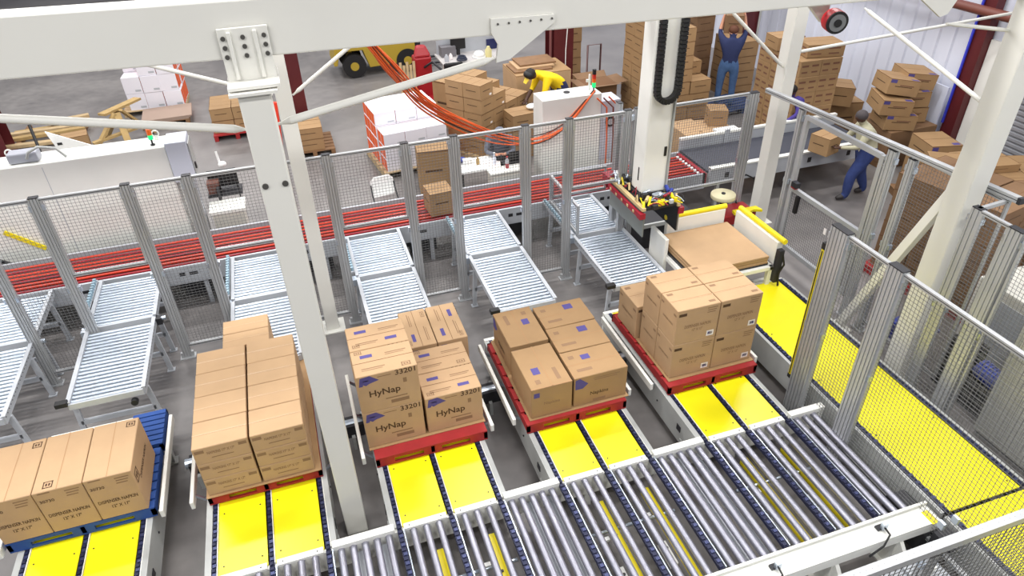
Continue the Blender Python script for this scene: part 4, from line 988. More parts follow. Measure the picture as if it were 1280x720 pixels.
# ================================================================== BACKGROUND STOCK
random.seed(31)
def low_pallet(cx, cy, w, d, rot, m, label, group='pallets on the warehouse floor'):
    t = thing('pallet', label, 'pallet', (cx, cy, 0), group, rot)
    a = MB()
    for i in range(6): a.box(-w/2, w/2, -d/2+i*d/6, -d/2+i*d/6+d/6*.8, .12, .14, m)
    a.build('deck', t, local=True)
    for x in (-w/2+.05, 0, w/2-.05):
        a = MB(); a.box(x-.045, x+.045, -d/2, d/2, 0, .12, m); a.build('stringer', t, local=True)
# white cartons, middle
low_pallet(2.2, 14.15, 1.5, 1.5, .12, WOOD, 'raw wood pallet under the near stack of white cartons with orange ends')
grid('white stack near the chair', 1.62, 13.38, .14, .12, 3, 1, [[3,3,3]], .45, .46, .27, 'white', 'white cartons near the chair', .006, text='white carton')
grid('raised white stack near chair', 1.54, 13.86, .14, .12, 3, 2, [[4,4,4],[4,4,4]], .45, .46, .275, 'white', 'white cartons near the chair', .006, text='white carton')
# white cartons, far left
low_pallet(-3.35, 19.95, 1.5, 1.2, 0, WOOD, 'wood pallet under the far white carton stack at upper left')
grid('far upper left stack', -3.92, 19.4, .14, -.06, 3, 2, [[2,3,3],[3,3,3]], .43, .5, .42, 'white', 'white cartons at upper left', .015, text='white orange ended carton')
# flat sheets on pallet left
low_pallet(-3.05, 18.75, 1.1, 1.0, .05, WOODB, 'pallet carrying thin brown boards, in front of the far white cartons')
t = thing('board_stack', 'greyish brown flat boards lying on a pallet in front of the far white cartons', 'boards', (-3.02, 18.75, .14), rz=.05)
for k in range(3):
    a = MB(); a.box(-.55, .52+.04*k, -.5, .42, .002+k*.03, .028+k*.03, mat('grey_brown_board', (158, 136, 122), .7)); a.build('board', t, local=True)
# tan cartons left of and right of the near leg
low_pallet(-1.35, 17.4, 1.05, 1.2, 0, REDW, 'red pallet just left of the nearest cream leg, in the background')
grid('stack left of nearest cream leg', -1.85, 16.95, .14, 0, 2, 2, [[2,2],[2,2]], .49, .5, .29, 'brown', 'cartons left of the nearest leg', .01)
low_pallet(.28, 15.6, .9, 1.1, 0, WOODB, 'dark pallet behind the second cream leg')
grid('stack behind the second cream leg', -.1, 15.1, .14, -.02, 1, 2, [[2],[2]], .62, .5, .26, 'brown', 'cartons right of the second leg', .01)
pb = at(358, 235, 0); pt = atY(343, 128, pb.y); mb = MB(); mb.cyl(pb, pt, .05, mat('pole_orange_red', (226, 60, 36), .5)); tag(mb.build('marker_pole'), 'thin orange red pole glimpsed between the two cream legs', 'pole')
# centre rotated stack
th = math.atan2(.6, .8)
low_pallet(4.05, 14.25, 1.75, 1.0, th, WOOD, 'pallet under the tall rotated carton stack in the middle')
grid('tall angled middle stack', 3.69, 13.42, .14, th, 4, 2, [[5,4,3,3],[5,5,4,3]], .44, .47, .305, 'brown', 'cartons of the tall angled stack', .008, (0,1))
carton(3.75, 15.95, .0, .9, .6, 1.1, 'brown', 'tall carton top just behind the angled stack', 'odd cartons in the middle', th)
# work surface cartons for the person in yellow
grid('waist high row beside person in yellow', 4.32, 13.28, .0, .12, 2, 1, [[3,3]], .48, .5, .33, 'brown', 'cartons in front of the person in yellow', .006)
mb = MB(); mb.ball((4.85, 13.55, 1.05), .11, WHITEP, (1.2,1,.5)); tag(mb.build('tape_roll'), 'white roll lying on the cartons under the hands of the person in yellow', 'roll')
mb = MB(); mb.cyl((5.03, 13.40, 1.0), (5.03, 13.40, 1.1), .08, WHITEP, 14); tag(mb.build('paper_cup'), 'short white cup standing on the nearer carton by the person in yellow', 'cup')
t = thing('bulk_carton', 'huge plain cardboard bin behind the bending person in yellow', 'box', (5.75, 15.75, 0))
a = MB(); a.box(4.95, 6.3, 14.9, 15.9, .14, 1.25, CARD); a.box(4.95, 6.3, 14.9, 15.9, 1.25, 1.28, CARD2); part(a, 'carton_body', t, .01)
a = MB(); a.box(4.9, 6.1, 14.95, 15.9, 0, .13, WOOD); part(a, 'pallet_base', t)
for k in range(3):
    mb = MB(); mb.box(4.97+k*.1, 5.9+k*.08, 15.05+.1*k, 15.7+.08*k, 1.281+k*.04 , 1.318+k*.04, WOODB if k != 1 else CARD); tag(mb.build('flattened_carton'), ('lowest','middle','topmost')[k]+' flattened board lying on the huge cardboard bin', 'cardboard', 'boards on the cardboard bin')
# brown boxes by the chair
carton(2.42, 12.6, .0, .62, .55, .92, 'brown', 'tall brown carton behind the box that rests on the red strips', 'cartons near the desk', -.1)
carton(2.03, 10.34, .715, .42, .42, .42, 'brown', 'closed brown carton resting on top of the red strip conveyor', 'cartons near the desk', .08)
# cartons by the maroon column
t = thing('open_carton', 'brown carton with flaps spread open, right of the wide maroon column', 'box', (7.0, 14.9, 0))
a = MB(); a.box(6.6, 7.35, 14.6, 15.2, .14, .9, CARD3); a.box(6.62, 7.33, 14.62, 15.18, .9, .902, SEAM); part(a, 'carton_body', t, .006)
for P in ([(6.6,14.6,.9), (7.35,14.6,.9), (7.38,14.35,.97), (6.55,14.35,.97)], [(6.6,15.2,.9), (7.35,15.2,.9), (7.4,15.45,.97), (6.55,15.45,.97)], [(7.35,14.6,.9), (7.35,15.2,.9), (7.62,15.2,.93), (7.62,14.6,.93)], [(6.6,14.6,.9), (6.6,15.2,.9), (6.35,15.2,.95), (6.35,14.6,.95)]):
    a = MB(); a.prism(P, 0, (0,0,.006), CARD3); part(a, 'flap', t)
a = MB(); a.box(6.6, 7.35, 14.6, 15.2, 0, .13, WOODB); part(a, 'pallet_base', t)
t = thing('hand_truck', 'thin metal frame standing behind the open brown carton', 'cart', (7.3, 15.8, 0))
a = MB(); a.tube([(7.1,15.8,0), (7.1,15.8,1.5), (7.45,15.8,1.5), (7.45,15.8,0)], .025, mat('cart_frame', (92, 66, 66), .5)); part(a, 'frame', t)
a = MB(); a.box(7.08, 7.47, 15.65, 15.8, .05, .08, DARKM); part(a, 'foot_plate', t)
grid('stack beyond wide maroon column', 7.05, 17.2, .0, 0, 1, 2, [[4],[4]], .5, .5, .4, 'brown', 'cartons beyond the maroon column')
carton(7.55, 13.1, .0, .45, .45, .55, 'brown', 'single brown carton just left of the robot mast', 'odd cartons by the mast')
# tall stack behind mast
low_pallet(8.55, 14.4, 1.7, 1.5, 0, WOODB, 'pallet under the tall stack behind the robot mast')
grid('stepped stack behind the mast', 7.72, 13.72, .14, 0, 3, 3, [[9,7,3],[9,8,4],[9,9,6]], .53, .46, .30, 'brown', 'cartons of the stepped stack behind the mast', .012)
grid('carton pillar beside worker in navy', 9.75, 15.3, .0, .1, 1, 2, [[8],[8]], .55, .5, .33, 'dark', 'cartons of the wrapped pillar')
grid('low stack right of worker in navy', 10.62, 14.75, .0, 0, 1, 2, [[4],[4]], .62, .5, .36, 'brown', 'cartons right of the worker in navy')
# pair of big cartons on pallet near belt conveyor
low_pallet(8.05, 12.15, 1.35, 1.1, 0, WOODB, 'brown pallet under two big cartons left of the white bin')
carton(7.78, 12.02, .14, .58, .82, .58, 'slot', 'big plain carton with a blue mark, on the pallet beyond the dark belt', 'big cartons near the belt')
carton(8.40, 11.95, .14, .60, .95, .52, 'slot', 'big carton with another box standing on it, right half of the pallet', 'big cartons near the belt', -.12)
carton(8.50, 12.16, .66, .40, .42, .34, 'brown', 'small brown carton standing on the big one beyond the dark belt', 'big cartons near the belt', -.35)
t = thing('storage_bin', 'white slotted plastic bin standing behind the dark belt conveyor', 'bin', (8.25, 11.35, 0))
a = MB(); a.box(8.1, 8.56, 11.28, 11.6, .3, .78, mat('bin_white', (220, 224, 234), .5)); a.box(8.08, 8.58, 11.26, 11.62, .74, .80, WHITEP); part(a, 'bin_body', t, .012)
a = MB()
for k in range(4): a.box(8.2, 8.5, 11.27, 11.28, .38+k*.09, .42+k*.09, LGREY)
part(a, 'slots', t)
a = MB(); a.box(8.14, 8.52, 11.3, 11.58, 0, .3, LGREY); part(a, 'base', t)
# big wrapped stack with printed rows (C)
low_pallet(10.15, 12.0, 1.1, 1.5, -.05, WOOD, 'pallet under the tallest stack with printed rows, right of the belt end')
grid('tall printed stack', 9.65, 11.27, .14, -.05, 2, 3, [[6,6],[6,6],[6,6]], .48, .48, .32, 'rows', 'cartons of the tallest printed stack', .006)
carton(9.95, 12.25, 2.065, .6, .5, .26, 'brown', 'loose carton on top of the tallest printed stack, left', 'loose cartons on the tallest stack', -.1)
carton(10.3, 11.6, 2.065, .78, .55, .26, 'rows', 'wide carton overhanging the top of the tallest printed stack, right', 'loose cartons on the tallest stack', -.2)
# pile A + B by the wall
carton(11.75, 12.3, .0, .8, .8, .75, 'brown', 'large brown carton under the tilted box beside the tallest stack', 'cartons by the white wall', -.2)
carton(11.45, 12.05, .77, .55, .62, .42, 'brown', 'tilted carton sitting between the tallest stack and the wall pile', 'cartons by the white wall', -.55, tilt=(0,.06))
carton(10.98, 12.6, .0, .5, .6, 1.35, 'brown', 'narrow upright carton side next to the tallest stack', 'cartons by the white wall', -.1)
t = thing('bulk_carton', 'large plain brown bin by the white wall carrying the slumped cartons', 'box', (11.8, 10.6, 0))
a = MB(); a.box(11.2, 12.35, 10.1, 11.15, .1, .80, CARD3); a.box(11.2, 12.35, 10.1, 11.15, 0, .1, WOODB); part(a, 'carton_body', t, .01)
a = MB(); a.prism([(12.37,10.2,.05), (12.5,10.25,1.5), (12.5,10.8,1.5), (12.40,10.8,.05)], 0, (.03,0,0), mat('plastic_film', (214, 220, 238), .3)); part(a, 'film_wrap', t)
WG = 'slumped cartons by the white wall'
for k, (x, yy, z, rx, ry, l) in enumerate((
    (11.5, 10.45, .81, 0, .05, 'lowest left carton of the slumped pile by the wall'), (12.02, 10.7, .81, 0, -.03, 'lowest right carton of the slumped pile by the wall'),
    (11.34, 10.5, 1.13, .05, .08, 'middle left carton with a blue corner in the slumped pile'), (11.98, 10.7, 1.13, 0, -.04, 'middle right carton with a dark logo in the slumped pile'),
    (11.46, 10.6, 1.46, -.05, .14, 'top left carton sagging in the slumped pile'), (12.08, 10.8, 1.46, 0, .1, 'top right carton nearest the wall in the slumped pile'))):
    carton(x, yy, z, .62, .68, .31, 'brown', l, WG, -.35, 2, tilt=(rx, ry))
# right pile in front of the shutter
RG = 'low cartons in front of the shutter'
carton(11.55, 9.35, .0, .6, .7, .5, 'brown', 'yellowish lower carton at the left end of the shutter pile', RG, -.3)
carton(11.55, 9.35, .50, .6, .7, .42, 'brown', 'carton with a blue corner at the left end of the shutter pile', RG, -.25, 2)
grid('low pile by the shutter', 10.55, 7.7, .14, -.35, 3, 2, [[2,2,2],[2,2,2]], .62, .62, .36, 'brown', RG, .03, (0, 2))
carton(10.85, 8.35, .86, .75, .55, .18, 'brown', 'flat closed carton on top of the low pile by the shutter', RG, -.6)
carton(11.45, 8.25, .86, .9, .7, .14, 'brown', 'wide flat carton near the shutter, on the low pile', RG, -.2)
grid('stack at the right edge', 10.35, 6.15, .0, -.2, 2, 2, [[3,3],[3,3]], .7, .62, .36, 'dark', 'cartons at the right edge', .02)
low_pallet(11.3, 8.3, 1.9, 1.6, -.35, WOODB, 'pallet beneath the low pile in front of the shutter')
# stacks behind outer fence, red pallets
low_pallet(9.0, 6.55, 1.3, 1.75, .2, REDW, 'red pallet under the dark carton stacks behind the outer fence')
grid('stack behind outer right fence', 8.62, 5.63, .14, .2, 2, 3, [[6,6],[6,6],[6,6]], .56, .52, .267, 'dark', 'cartons behind the outer right fence', .012)
# blue pallet under worker
low_pallet(10.35, 14.35, 1.2, 1.0, .2, NAVYW, 'blue pallet with a green mat under the worker in the navy shirt')
t = thing('floor_box', 'blue low box with light cloth at the inner fence foot', 'box', (7.6, 5.5, 0))
a = MB(); a.box(7.35, 7.75, 5.3, 5.7, 0, .3, mat('bin_blue', (28, 44, 140), .5)); a.box(7.32, 7.78, 5.28, 5.72, .26, .31, mat('bin_blue_rim', (40, 60, 160), .5)); part(a, 'bin_body', t, .01)
a = MB(); a.ball((7.6, 5.55, .34), .14, mat('cloth_beige', (224, 200, 130), .8), (1.2,1,.5)); part(a, 'cloth', t)
# right cabinets behind mesh
t = thing('machine_cabinet', 'beige white cabinet behind the mesh at the right edge', 'cabinet', (8.6, 4.6, 0))
a = MB(); a.box(8.05, 9.5, 4.05, 5.25, .0, 1.15, mat('cabinet_beige', (206, 204, 196), .5)); part(a, 'body', t, .02)
a = MB(); a.box(8.04, 8.05, 4.2, 5.1, .15, 1.0, LGREY); part(a, 'door', t)
a = MB(); a.box(8.7, 9.4, 4.3, 5.0, 1.15, 1.7, WHITE); part(a, 'top_box', t, .01)
t = thing('electric_motor', 'blue electric motor with ribs seen through the mesh at right', 'motor', (7.45, 4.1, .1))
a = MB(); a.cyl((7.35,4.35,.55), (7.35,4.05,.5), .11, BLUEM, 20)
for k in range(6): a.cyl((7.35,4.32-k*.045,.545-k*.008), (7.35,4.30-k*.045,.543-k*.008), .125, BLUEM, 20)
part(a, 'housing', t)
a = MB(); a.cyl((7.35,4.04,.5), (7.35,3.85,.46), .07, LGREY, 16); a.cyl((7.35,3.85,.46), (7.35,3.7,.44), .1, mat('motor_navy', (24,30,90), .5), 16); part(a, 'gearbox', t)
a = MB(); a.box(7.2, 7.5, 3.7, 4.4, 0, .38, DARKM); part(a, 'mount', t)
t = thing('electric_motor', 'dark ribbed machine part behind the two right-hand posts', 'motor', (7.2, 4.75, 0))
a = MB()
for k in range(9): a.box(7.25, 7.5, 4.42+k*.04, 4.44+k*.04, .2, .75, DARKM)
a.box(7.28, 7.47, 4.4, 4.8, .15, .7, mat('dark_green_grey', (60,66,62), .5)); part(a, 'ribbed_housing', t)
a = MB(); a.box(7.25, 7.5, 4.4, 4.8, 0, .15, DARKM); part(a, 'mount', t)
t = thing('machine_enclosure', 'large pale grey machine enclosure behind the mesh at the lower right edge', 'cabinet', (8.0, 2.4, 0))
a = MB(); a.box(6.98, 9.0, .8, 3.9, .05, 1.9, mat('enclosure_grey', (186, 186, 180), .5)); part(a, 'body', t, .01)
a = MB(); a.box(6.97, 6.98, 2.2, 2.21, .1, 1.85, FRAME); part(a, 'panel_seam', t)
a = MB(); a.box(6.97, 6.98, 3.84, 3.87, .1, 1.85, FRAME); part(a, 'edge_strip', t)
a = MB(); a.box(7.0, 8.98, .85, 3.85, 0, .05, DARKM); part(a, 'plinth', t)
# lumber and trestle, upper left
for k, (x, yy, L, ang, z) in enumerate(((-5.9, 18.75, 2.2, .05, .14), (-5.85, 18.45, 2.0, .12, .14), (-5.9, 18.1, 1.8, -.03, .07), (-5.6, 19.1, 1.8, .1, .07), (-5.3, 19.2, .9, .25, .2))):
    mb = MB(); c_, s_ = math.cos(ang), math.sin(ang); mb.bar((x-L/2*c_, yy-L/2*s_, z), (x+L/2*c_, yy+L/2*s_, z), .16, .07, WOODY if k % 2 else WOOD)
    tag(mb.build('timber_board'), 'pale timber board in the loose heap by the left maroon column, '+('upper rear', 'middle', 'nearest', 'farthest', 'short angled')[k]+' one', 'board', 'timber boards at upper left')
for k in range(2):
    mb = MB(); mb.box(-6.3+k*1.3, -6.2+k*1.3, 18.1, 19.4, 0, .035+.06*(1-k), WOODB); tag(mb.build('timber_bearer'), ('left','right')[k]+' short bearer under the loose timber boards', 'board', 'bearers under the boards')
t = thing('timber_trestle', 'yellowish wooden trestle frame standing left of the far white cartons', 'trestle', (-3.95, 17.4, 0))
for P in (((-4.5,16.9,0), (-3.85,17.3,.8)), ((-3.65,16.8,0), (-3.8,17.3,.8)), ((-4.35,18.0,0), (-3.8,17.6,.8)), ((-3.3,18.0,0), (-3.75,17.5,.8))):
    a = MB(); a.bar(*P, .14, .05, WOODY); part(a, 'leg', t)
a = MB(); a.bar((-4.4,16.95,.3), (-3.3,17.5,.4), .12, .05, WOODY); part(a, 'cross_rail', t)
a = MB(); a.bar((-4.1,17.25,.82), (-3.45,18.2,.8), .2, .05, WOODY); part(a, 'top_rail', t)
carton(-4.85, 17.45, 0, .55, .4, .4, 'brown', 'small brown carton behind the left cabinet near the white sign', 'odd cartons at left', .2)
mb = MB(); mb.cyl((-5.05, 15.6, 0), (-5.35, 16.6, 1.0), .03, BLACK); tag(mb.build('black_hose'), 'thin black hose rising behind the left cream cabinet', 'hose')

# ================================================================== FORKLIFT
FY_ = mat('forklift_yellow', (172, 146, 48), .45)
t = thing('forklift', 'yellow forklift partly hidden by the big cream beam, at the top', 'forklift', (2.6, 20.9, 0))
a = MB(); a.prism([(1.35,20.3,.38), (1.45,20.3,1.05), (1.75,20.3,1.2), (3.7,20.3,1.2), (3.7,20.3,.3), (2.35,20.3,.25), (2.2,20.3,.75), (1.55,20.3,.75), (1.45,20.3,.38)], 0, (0,1.25,0), FY_); part(a, 'chassis', t, .02)
a = MB(); a.box(1.5, 2.3, 20.5, 21.4, 1.2, 1.5, DARKM); part(a, 'counterweight', t, .03)
for x in (1.92, 3.45):
    for yy in (20.28, 21.4):
        a = MB(); a.cyl((x, yy, .33), (x, yy+.24, .33), .33, BLACK, 28); wh = part(a, 'wheel', t)
        a = MB(); a.cyl((x, yy-.01, .33), (x, yy, .33), .12, FY_, 20); part(a, 'rim', wh)
a = MB(); a.box(2.4, 2.85, 20.7, 21.15, 1.2, 1.4, mat('seat_red', (150, 26, 32), .6)); a.box(2.3, 2.42, 20.7, 21.15, 1.3, 1.85, mat('seat_red', (150, 26, 32), .6)); part(a, 'seat', t, .04)
for x in (1.8, 3.5):
    for yy in (20.45, 21.35):
        a = MB(); a.bar((x, yy, 1.2), (x+(.1 if x < 2 else -.2), yy, 2.35), .06, .06, BLACK); part(a, 'cab_pillar', t)
a = MB(); a.box(1.85, 3.4, 20.4, 21.4, 2.33, 2.4, BLACK); part(a, 'overhead_guard', t)
for yy in (20.55, 21.2):
    a = MB(); a.box(3.75, 3.9, yy, yy+.1, .1, 2.3, DARKM); part(a, 'mast_rail', t)
    a = MB(); a.box(3.9, 4.75, yy, yy+.1, .06, .1, DARKM); part(a, 'fork', t)
# red pallet truck with wooden panels
t = thing('pallet_truck', 'red pallet truck with wooden panels leaning on it', 'pallet truck', (3.38, 17.5, 0))
TR = mat('truck_red', (160, 28, 36), .4)
a = MB(); a.box(3.15, 3.6, 17.6, 18.0, .1, 1.15, TR); a.prism([(3.15,17.6,1.15), (3.6,17.6,1.15), (3.5,17.75,1.4), (3.25,17.75,1.4)], 0, (0,.15,0), TR); part(a, 'body', t, .05)
a = MB(); a.tube([(3.4,17.6,.9), (3.55,17.3,1.1), (3.75,17.2,.9)], .03, DARKM); part(a, 'handle', t)
for yy in (17.7, 18.3):
    a = MB(); a.box(3.17, 3.32, 16.4, 17.6, .08, .16, TR) if yy < 18 else a.box(3.43, 3.58, 16.4, 17.6, .08, .16, TR); part(a, 'fork', t)
for k in range(5):
    mb = MB(); mb.bar((2.72+k*.085, 17.35, .02), (2.78+k*.085, 17.55, 1.1-.08*(k % 2)), .065, .02, WOOD); tag(mb.build('wooden_slat'), ('leftmost','second','middle','fourth','rightmost')[k]+' pale slat leaning against the red pallet truck', 'board', 'slats by the pallet truck')
# supply bench
t = thing('work_bench', 'cluttered supply bench with a cream front under the cream beam', 'bench', (4.6, 18.3, 0))
a = MB(); a.box(3.95, 5.7, 17.9, 18.9, .78, .82, mat('bench_grey', (190, 186, 184), .6)); part(a, 'bench_top', t)
a = MB(); a.box(3.95, 4.75, 17.9, 17.94, .0, .78, mat('cart_cream', (206, 200, 190), .5)); part(a, 'front_panel', t)
a = MB(); a.box(4.0, 5.65, 18.8, 18.85, .82, 1.5, LGREY); part(a, 'back_board', t)
SP = [('helmet', 'white safety helmet on the cluttered bench', 5.0, 18.15, WHITEP, 'ball', .15), ('bin', 'dark blue bin on the right of the cluttered bench', 5.6, 18.9, mat('bin_navy', (36,44,90), .5), 'box', .2),
      ('monitor', 'dark screen standing on the cluttered bench', 4.55, 18.6, BLACK, 'tall', .2), ('bottle', 'tall pale bottle on the left of the bench', 4.1, 18.1, LGREY, 'cyl', .06),
      ('bottle', 'second pale bottle beside the taller one on the bench', 4.25, 18.25, LABELM, 'cyl', .05), ('cable_coil', 'tangle of dark blue cable on the bench', 4.5, 18.05, mat('coil_blue', (50,56,76), .5), 'coil', .13),
      ('yellow_pot', 'small yellowish pot right of the white helmet', 5.25, 18.1, mat('pot_cream', (220,210,150), .5), 'cyl', .09), ('crate', 'grey crate at the back of the bench', 4.25, 18.6, mat('crate_grey', (110,108,112), .6), 'box', .2)]
for nm, l, x, yy, m_, k, r in SP:
    mb = MB(); z = .825
    if k == 'ball': mb.ball((x,yy,z+.06), r, m_, (1,1.15,.75)); mb.cyl((x,yy,z), (x,yy,z+.03), r*1.2, m_, 20)
    elif k == 'box': mb.box(x-r, x+r, yy-r*.7, yy+r*.7, z, z+r*1.3, m_)
    elif k == 'tall': mb.box(x-r, x+r, yy-.03, yy+.03, z+.15, z+.5, m_); mb.box(x-.04, x+.04, yy-.04, yy+.04, z, z+.16, m_)
    elif k == 'coil':
        for q in range(3): mb.tube([(x+r*math.cos(s_)*(1-.15*q), yy+r*math.sin(s_)*(1-.1*q), z+.03+q*.035) for s_ in [2*PI*i/14 for i in range(15)]], .018, m_, 6)
    else: mb.lathe([(r,0), (r,r*2), (r*.5,r*2.6), (r*.45,r*3)], (x,yy,z), m_, 14)
    tag(mb.build(nm), l, nm.replace('_', ' '))
t = thing('office_chair', 'dark office seat in the shadow below the cluttered bench', 'chair', (4.05, 17.1, 0))
a = MB(); a.box(3.85, 4.35, 16.9, 17.35, .42, .52, BLACK); part(a, 'seat', t, .04)
a = MB(); a.box(3.85, 4.35, 17.33, 17.42, .5, 1.0, BLACK); part(a, 'backrest', t, .04)
a = MB(); a.cyl((4.1,17.1,.06), (4.1,17.1,.42), .03, DARKM)
for q in range(5): a.bar((4.1,17.1,.07), (4.1+.28*math.cos(q*1.257), 17.1+.28*math.sin(q*1.257), .04), .04, .03, DARKM)
part(a, 'base', t)
# ================================================================== PEOPLE
def person(label, pos, rz, J, mats, hair=True, cap=None, h=1.0, bulk=1.08):
    """J: local joints (x right, y forward, z up).  One skinned body; cloth colours by nearest bone."""
    shirt, pants, skin, shoes, sleeve = mats
    V = []; E = []; Rd = []; B = []; idx = {}
    def v(n, p, r):
        idx[n] = len(V); V.append(Vector(p)*h); Rd.append((r*h, r*h)); return idx[n]
    def e(a, b, m): E.append((idx[a], idx[b])); B.append((V[idx[a]], V[idx[b]], m, Rd[idx[a]][0]))
    v('pelvis', J['pelvis'], .135*bulk); v('spine', J['spine'], .135*bulk); v('chest', J['chest'], .16*bulk); v('neck', J['neck'], .062)
    n, hd = Vector(J['neck']), Vector(J['head']); d = (hd-n).normalized()
    v('chin', n+d*.07, .07); v('face', n+d*.15, .092); v('crown', n+d*.24, .075)
    e('pelvis','spine',pants); B[-1] = (V[0], V[0].lerp(V[1], .5), pants, .1); B.append((V[0].lerp(V[1], .5), V[1], shirt, .1))
    e('spine','chest',shirt); e('chest','neck',shirt); e('neck','chin',skin); e('chin','face',skin); e('face','crown',skin)
    fw = Vector(J.get('gaze', (0,1,0))).normalized()
    v('nose', n+d*.14+fw*.105, .014); e('face','nose',skin)
    side = d.cross(fw).normalized()
    for s_, q in (('l',-1), ('r',1)):
        v('ear'+s_, n+d*.15+side*q*.098, .016); e('face','ear'+s_,skin)
        sh, el, wr = [Vector(J[k+s_]) for k in ('sh','el','wr')]
        v('sh'+s_, sh, .078*bulk); v('el'+s_, el, .050); v('wr'+s_, wr, .033)
        e('chest','sh'+s_,shirt); e('sh'+s_,'el'+s_,shirt)
        E.append((idx['el'+s_], idx['wr'+s_])); B.append((V[idx['el'+s_]], V[idx['wr'+s_]], sleeve, .04))
        if sleeve is skin:
            a0 = V[idx['sh'+s_]].lerp(V[idx['el'+s_]], .75); B.append((a0, V[idx['el'+s_]], skin, .04))
        hdir = (wr-el).normalized(); hd_ = Vector(J.get('hand'+s_, tuple(hdir))).normalized()
        lat = hd_.cross(Vector((0,0,1))); lat = lat.normalized() if lat.length > .2 else Vector((1,0,0))
        v('palm'+s_, wr+hd_*.055, .028); e('wr'+s_,'palm'+s_,skin); dn = lat.cross(hd_)
        for f_, (o, L) in enumerate(((-.03,.07), (-.01,.08), (.01,.076), (.03,.06))):
            v(f'k{f_}'+s_, wr+hd_*.095+lat*o, .011); v(f'm{f_}'+s_, wr+hd_*(.095+L*.5)+lat*o*1.15+dn*.012, .0095); v(f't{f_}'+s_, wr+hd_*(.095+L*.85)+lat*o*1.15+dn*.035, .0085)
            e('palm'+s_, f'k{f_}'+s_, skin); e(f'k{f_}'+s_, f'm{f_}'+s_, skin); e(f'm{f_}'+s_, f't{f_}'+s_, skin)
        v('th'+s_, wr+hd_*.05-lat*.045*q+dn*.01, .012); v('tt'+s_, wr+hd_*.10-lat*.06*q+dn*.025, .010); e('palm'+s_,'th'+s_,skin); e('th'+s_,'tt'+s_,skin)
        hp, kn, an = [Vector(J[k+s_]) for k in ('hp','kn','an')]; ft = Vector(J.get('foot'+s_, (0,1,0))).normalized()
        v('hp'+s_, hp, .11*bulk); v('kn'+s_, kn, .075*bulk); v('cf'+s_, kn.lerp(an,.35), .072*bulk); v('an'+s_, an, .055*bulk)
        v('toe'+s_, an+ft*.17+Vector((0,0,-.045)), .036)
        e('pelvis','hp'+s_,pants); e('hp'+s_,'kn'+s_,pants); e('kn'+s_,'cf'+s_,pants); e('cf'+s_,'an'+s_,pants); e('an'+s_,'toe'+s_,shoes)
    me = bpy.data.meshes.new('body'); me.from_pydata(V, E, []); me.update()
    ob = bpy.data.objects.new('tmp_body', me); COL.objects.link(ob)
    sk = ob.modifiers.new('s', 'SKIN'); sk.use_smooth_shade = True
    lay = me.skin_vertices[0].data if me.skin_vertices else None
    if lay is None:
        bpy.context.view_layer.objects.active = ob
        bpy.ops.mesh.customdata_skin_add(); lay = me.skin_vertices[0].data
    for i, r in enumerate(Rd): lay[i].radius = r; lay[i].use_root = (i == 0)
    ss = ob.modifiers.new('u', 'SUBSURF'); ss.levels = 2; ss.render_levels = 2
    bpy.context.view_layer.update(); dg = bpy.context.evaluated_depsgraph_get(); dg.update()
    m2 = bpy.data.meshes.new_from_object(ob.evaluated_get(dg)); bpy.data.objects.remove(ob)
    m2.name = 'body'
    for p in m2.vertices:  # keep shoe soles at floor level
        pass
    ml = []
    m2.materials.clear()
    for p in m2.polygons:
        c = p.center; best = None
        for a, b, m, r in B:
            ab = b-a; t_ = max(0, min(1, (c-a).dot(ab)/max(1e-6, ab.dot(ab)))); dd = (c-(a+ab*t_)).length-r*.6
            if best is None or dd < best[0]: best = (dd, m)
        m = best[1]
        if m not in ml: ml.append(m); m2.materials.append(m)
        p.material_index = ml.index(m); p.use_smooth = True
    t = thing('person', label, 'person', pos, None, rz)
    bo = bpy.data.objects.new('body', m2); COL.objects.link(bo); bo.parent = t
    top = (n+d*.18)*h
    if hair:
        a = MB(); a.ball(top-fw*.022*h+d*.015*h, .107*h, hair if hair is not True else HAIRD, (1,1,.93)); a.build('hair', t, local=True)
    if cap:
        a = MB(); a.ball(top+d*.035*h-fw*.008, .112*h, cap[0], (1,1,.72)); b_ = top+d*.03*h+fw*.12*h
        u_ = side*.075*h; a.prism([b_-u_-fw*.04, b_+u_-fw*.04, b_+u_*.7+fw*.06*h, b_-u_*.7+fw*.06*h], 0, d*.012, cap[1]); a.build('cap', t, local=True)
    return t
def stand(w=.11):
    return dict(pelvis=(0,0,.95), spine=(0,0,1.12), chest=(0,.01,1.34), neck=(0,0,1.50), head=(0,.02,1.70),
        shl=(-.19,0,1.42), shr=(.19,0,1.42), ell=(-.25,-.02,1.14), elr=(.25,-.02,1.14), wrl=(-.24,.12,.92), wrr=(.24,.12,.92),
        hpl=(-w,0,.90), hpr=(w,0,.90), knl=(-w-.01,.03,.50), knr=(w+.01,.03,.50), anl=(-w-.02,0,.09), anr=(w+.02,0,.09))
DENIM = mat('denim_blue', (74, 106, 152), .8, noise=.12, scale=15); DENIMD = mat('denim_dark', (40, 56, 108), .8, noise=.12, scale=15)
SHOE = mat('shoe_dark', (44, 40, 40), .6); SHOEG = mat('shoe_grey', (150, 146, 140), .6)
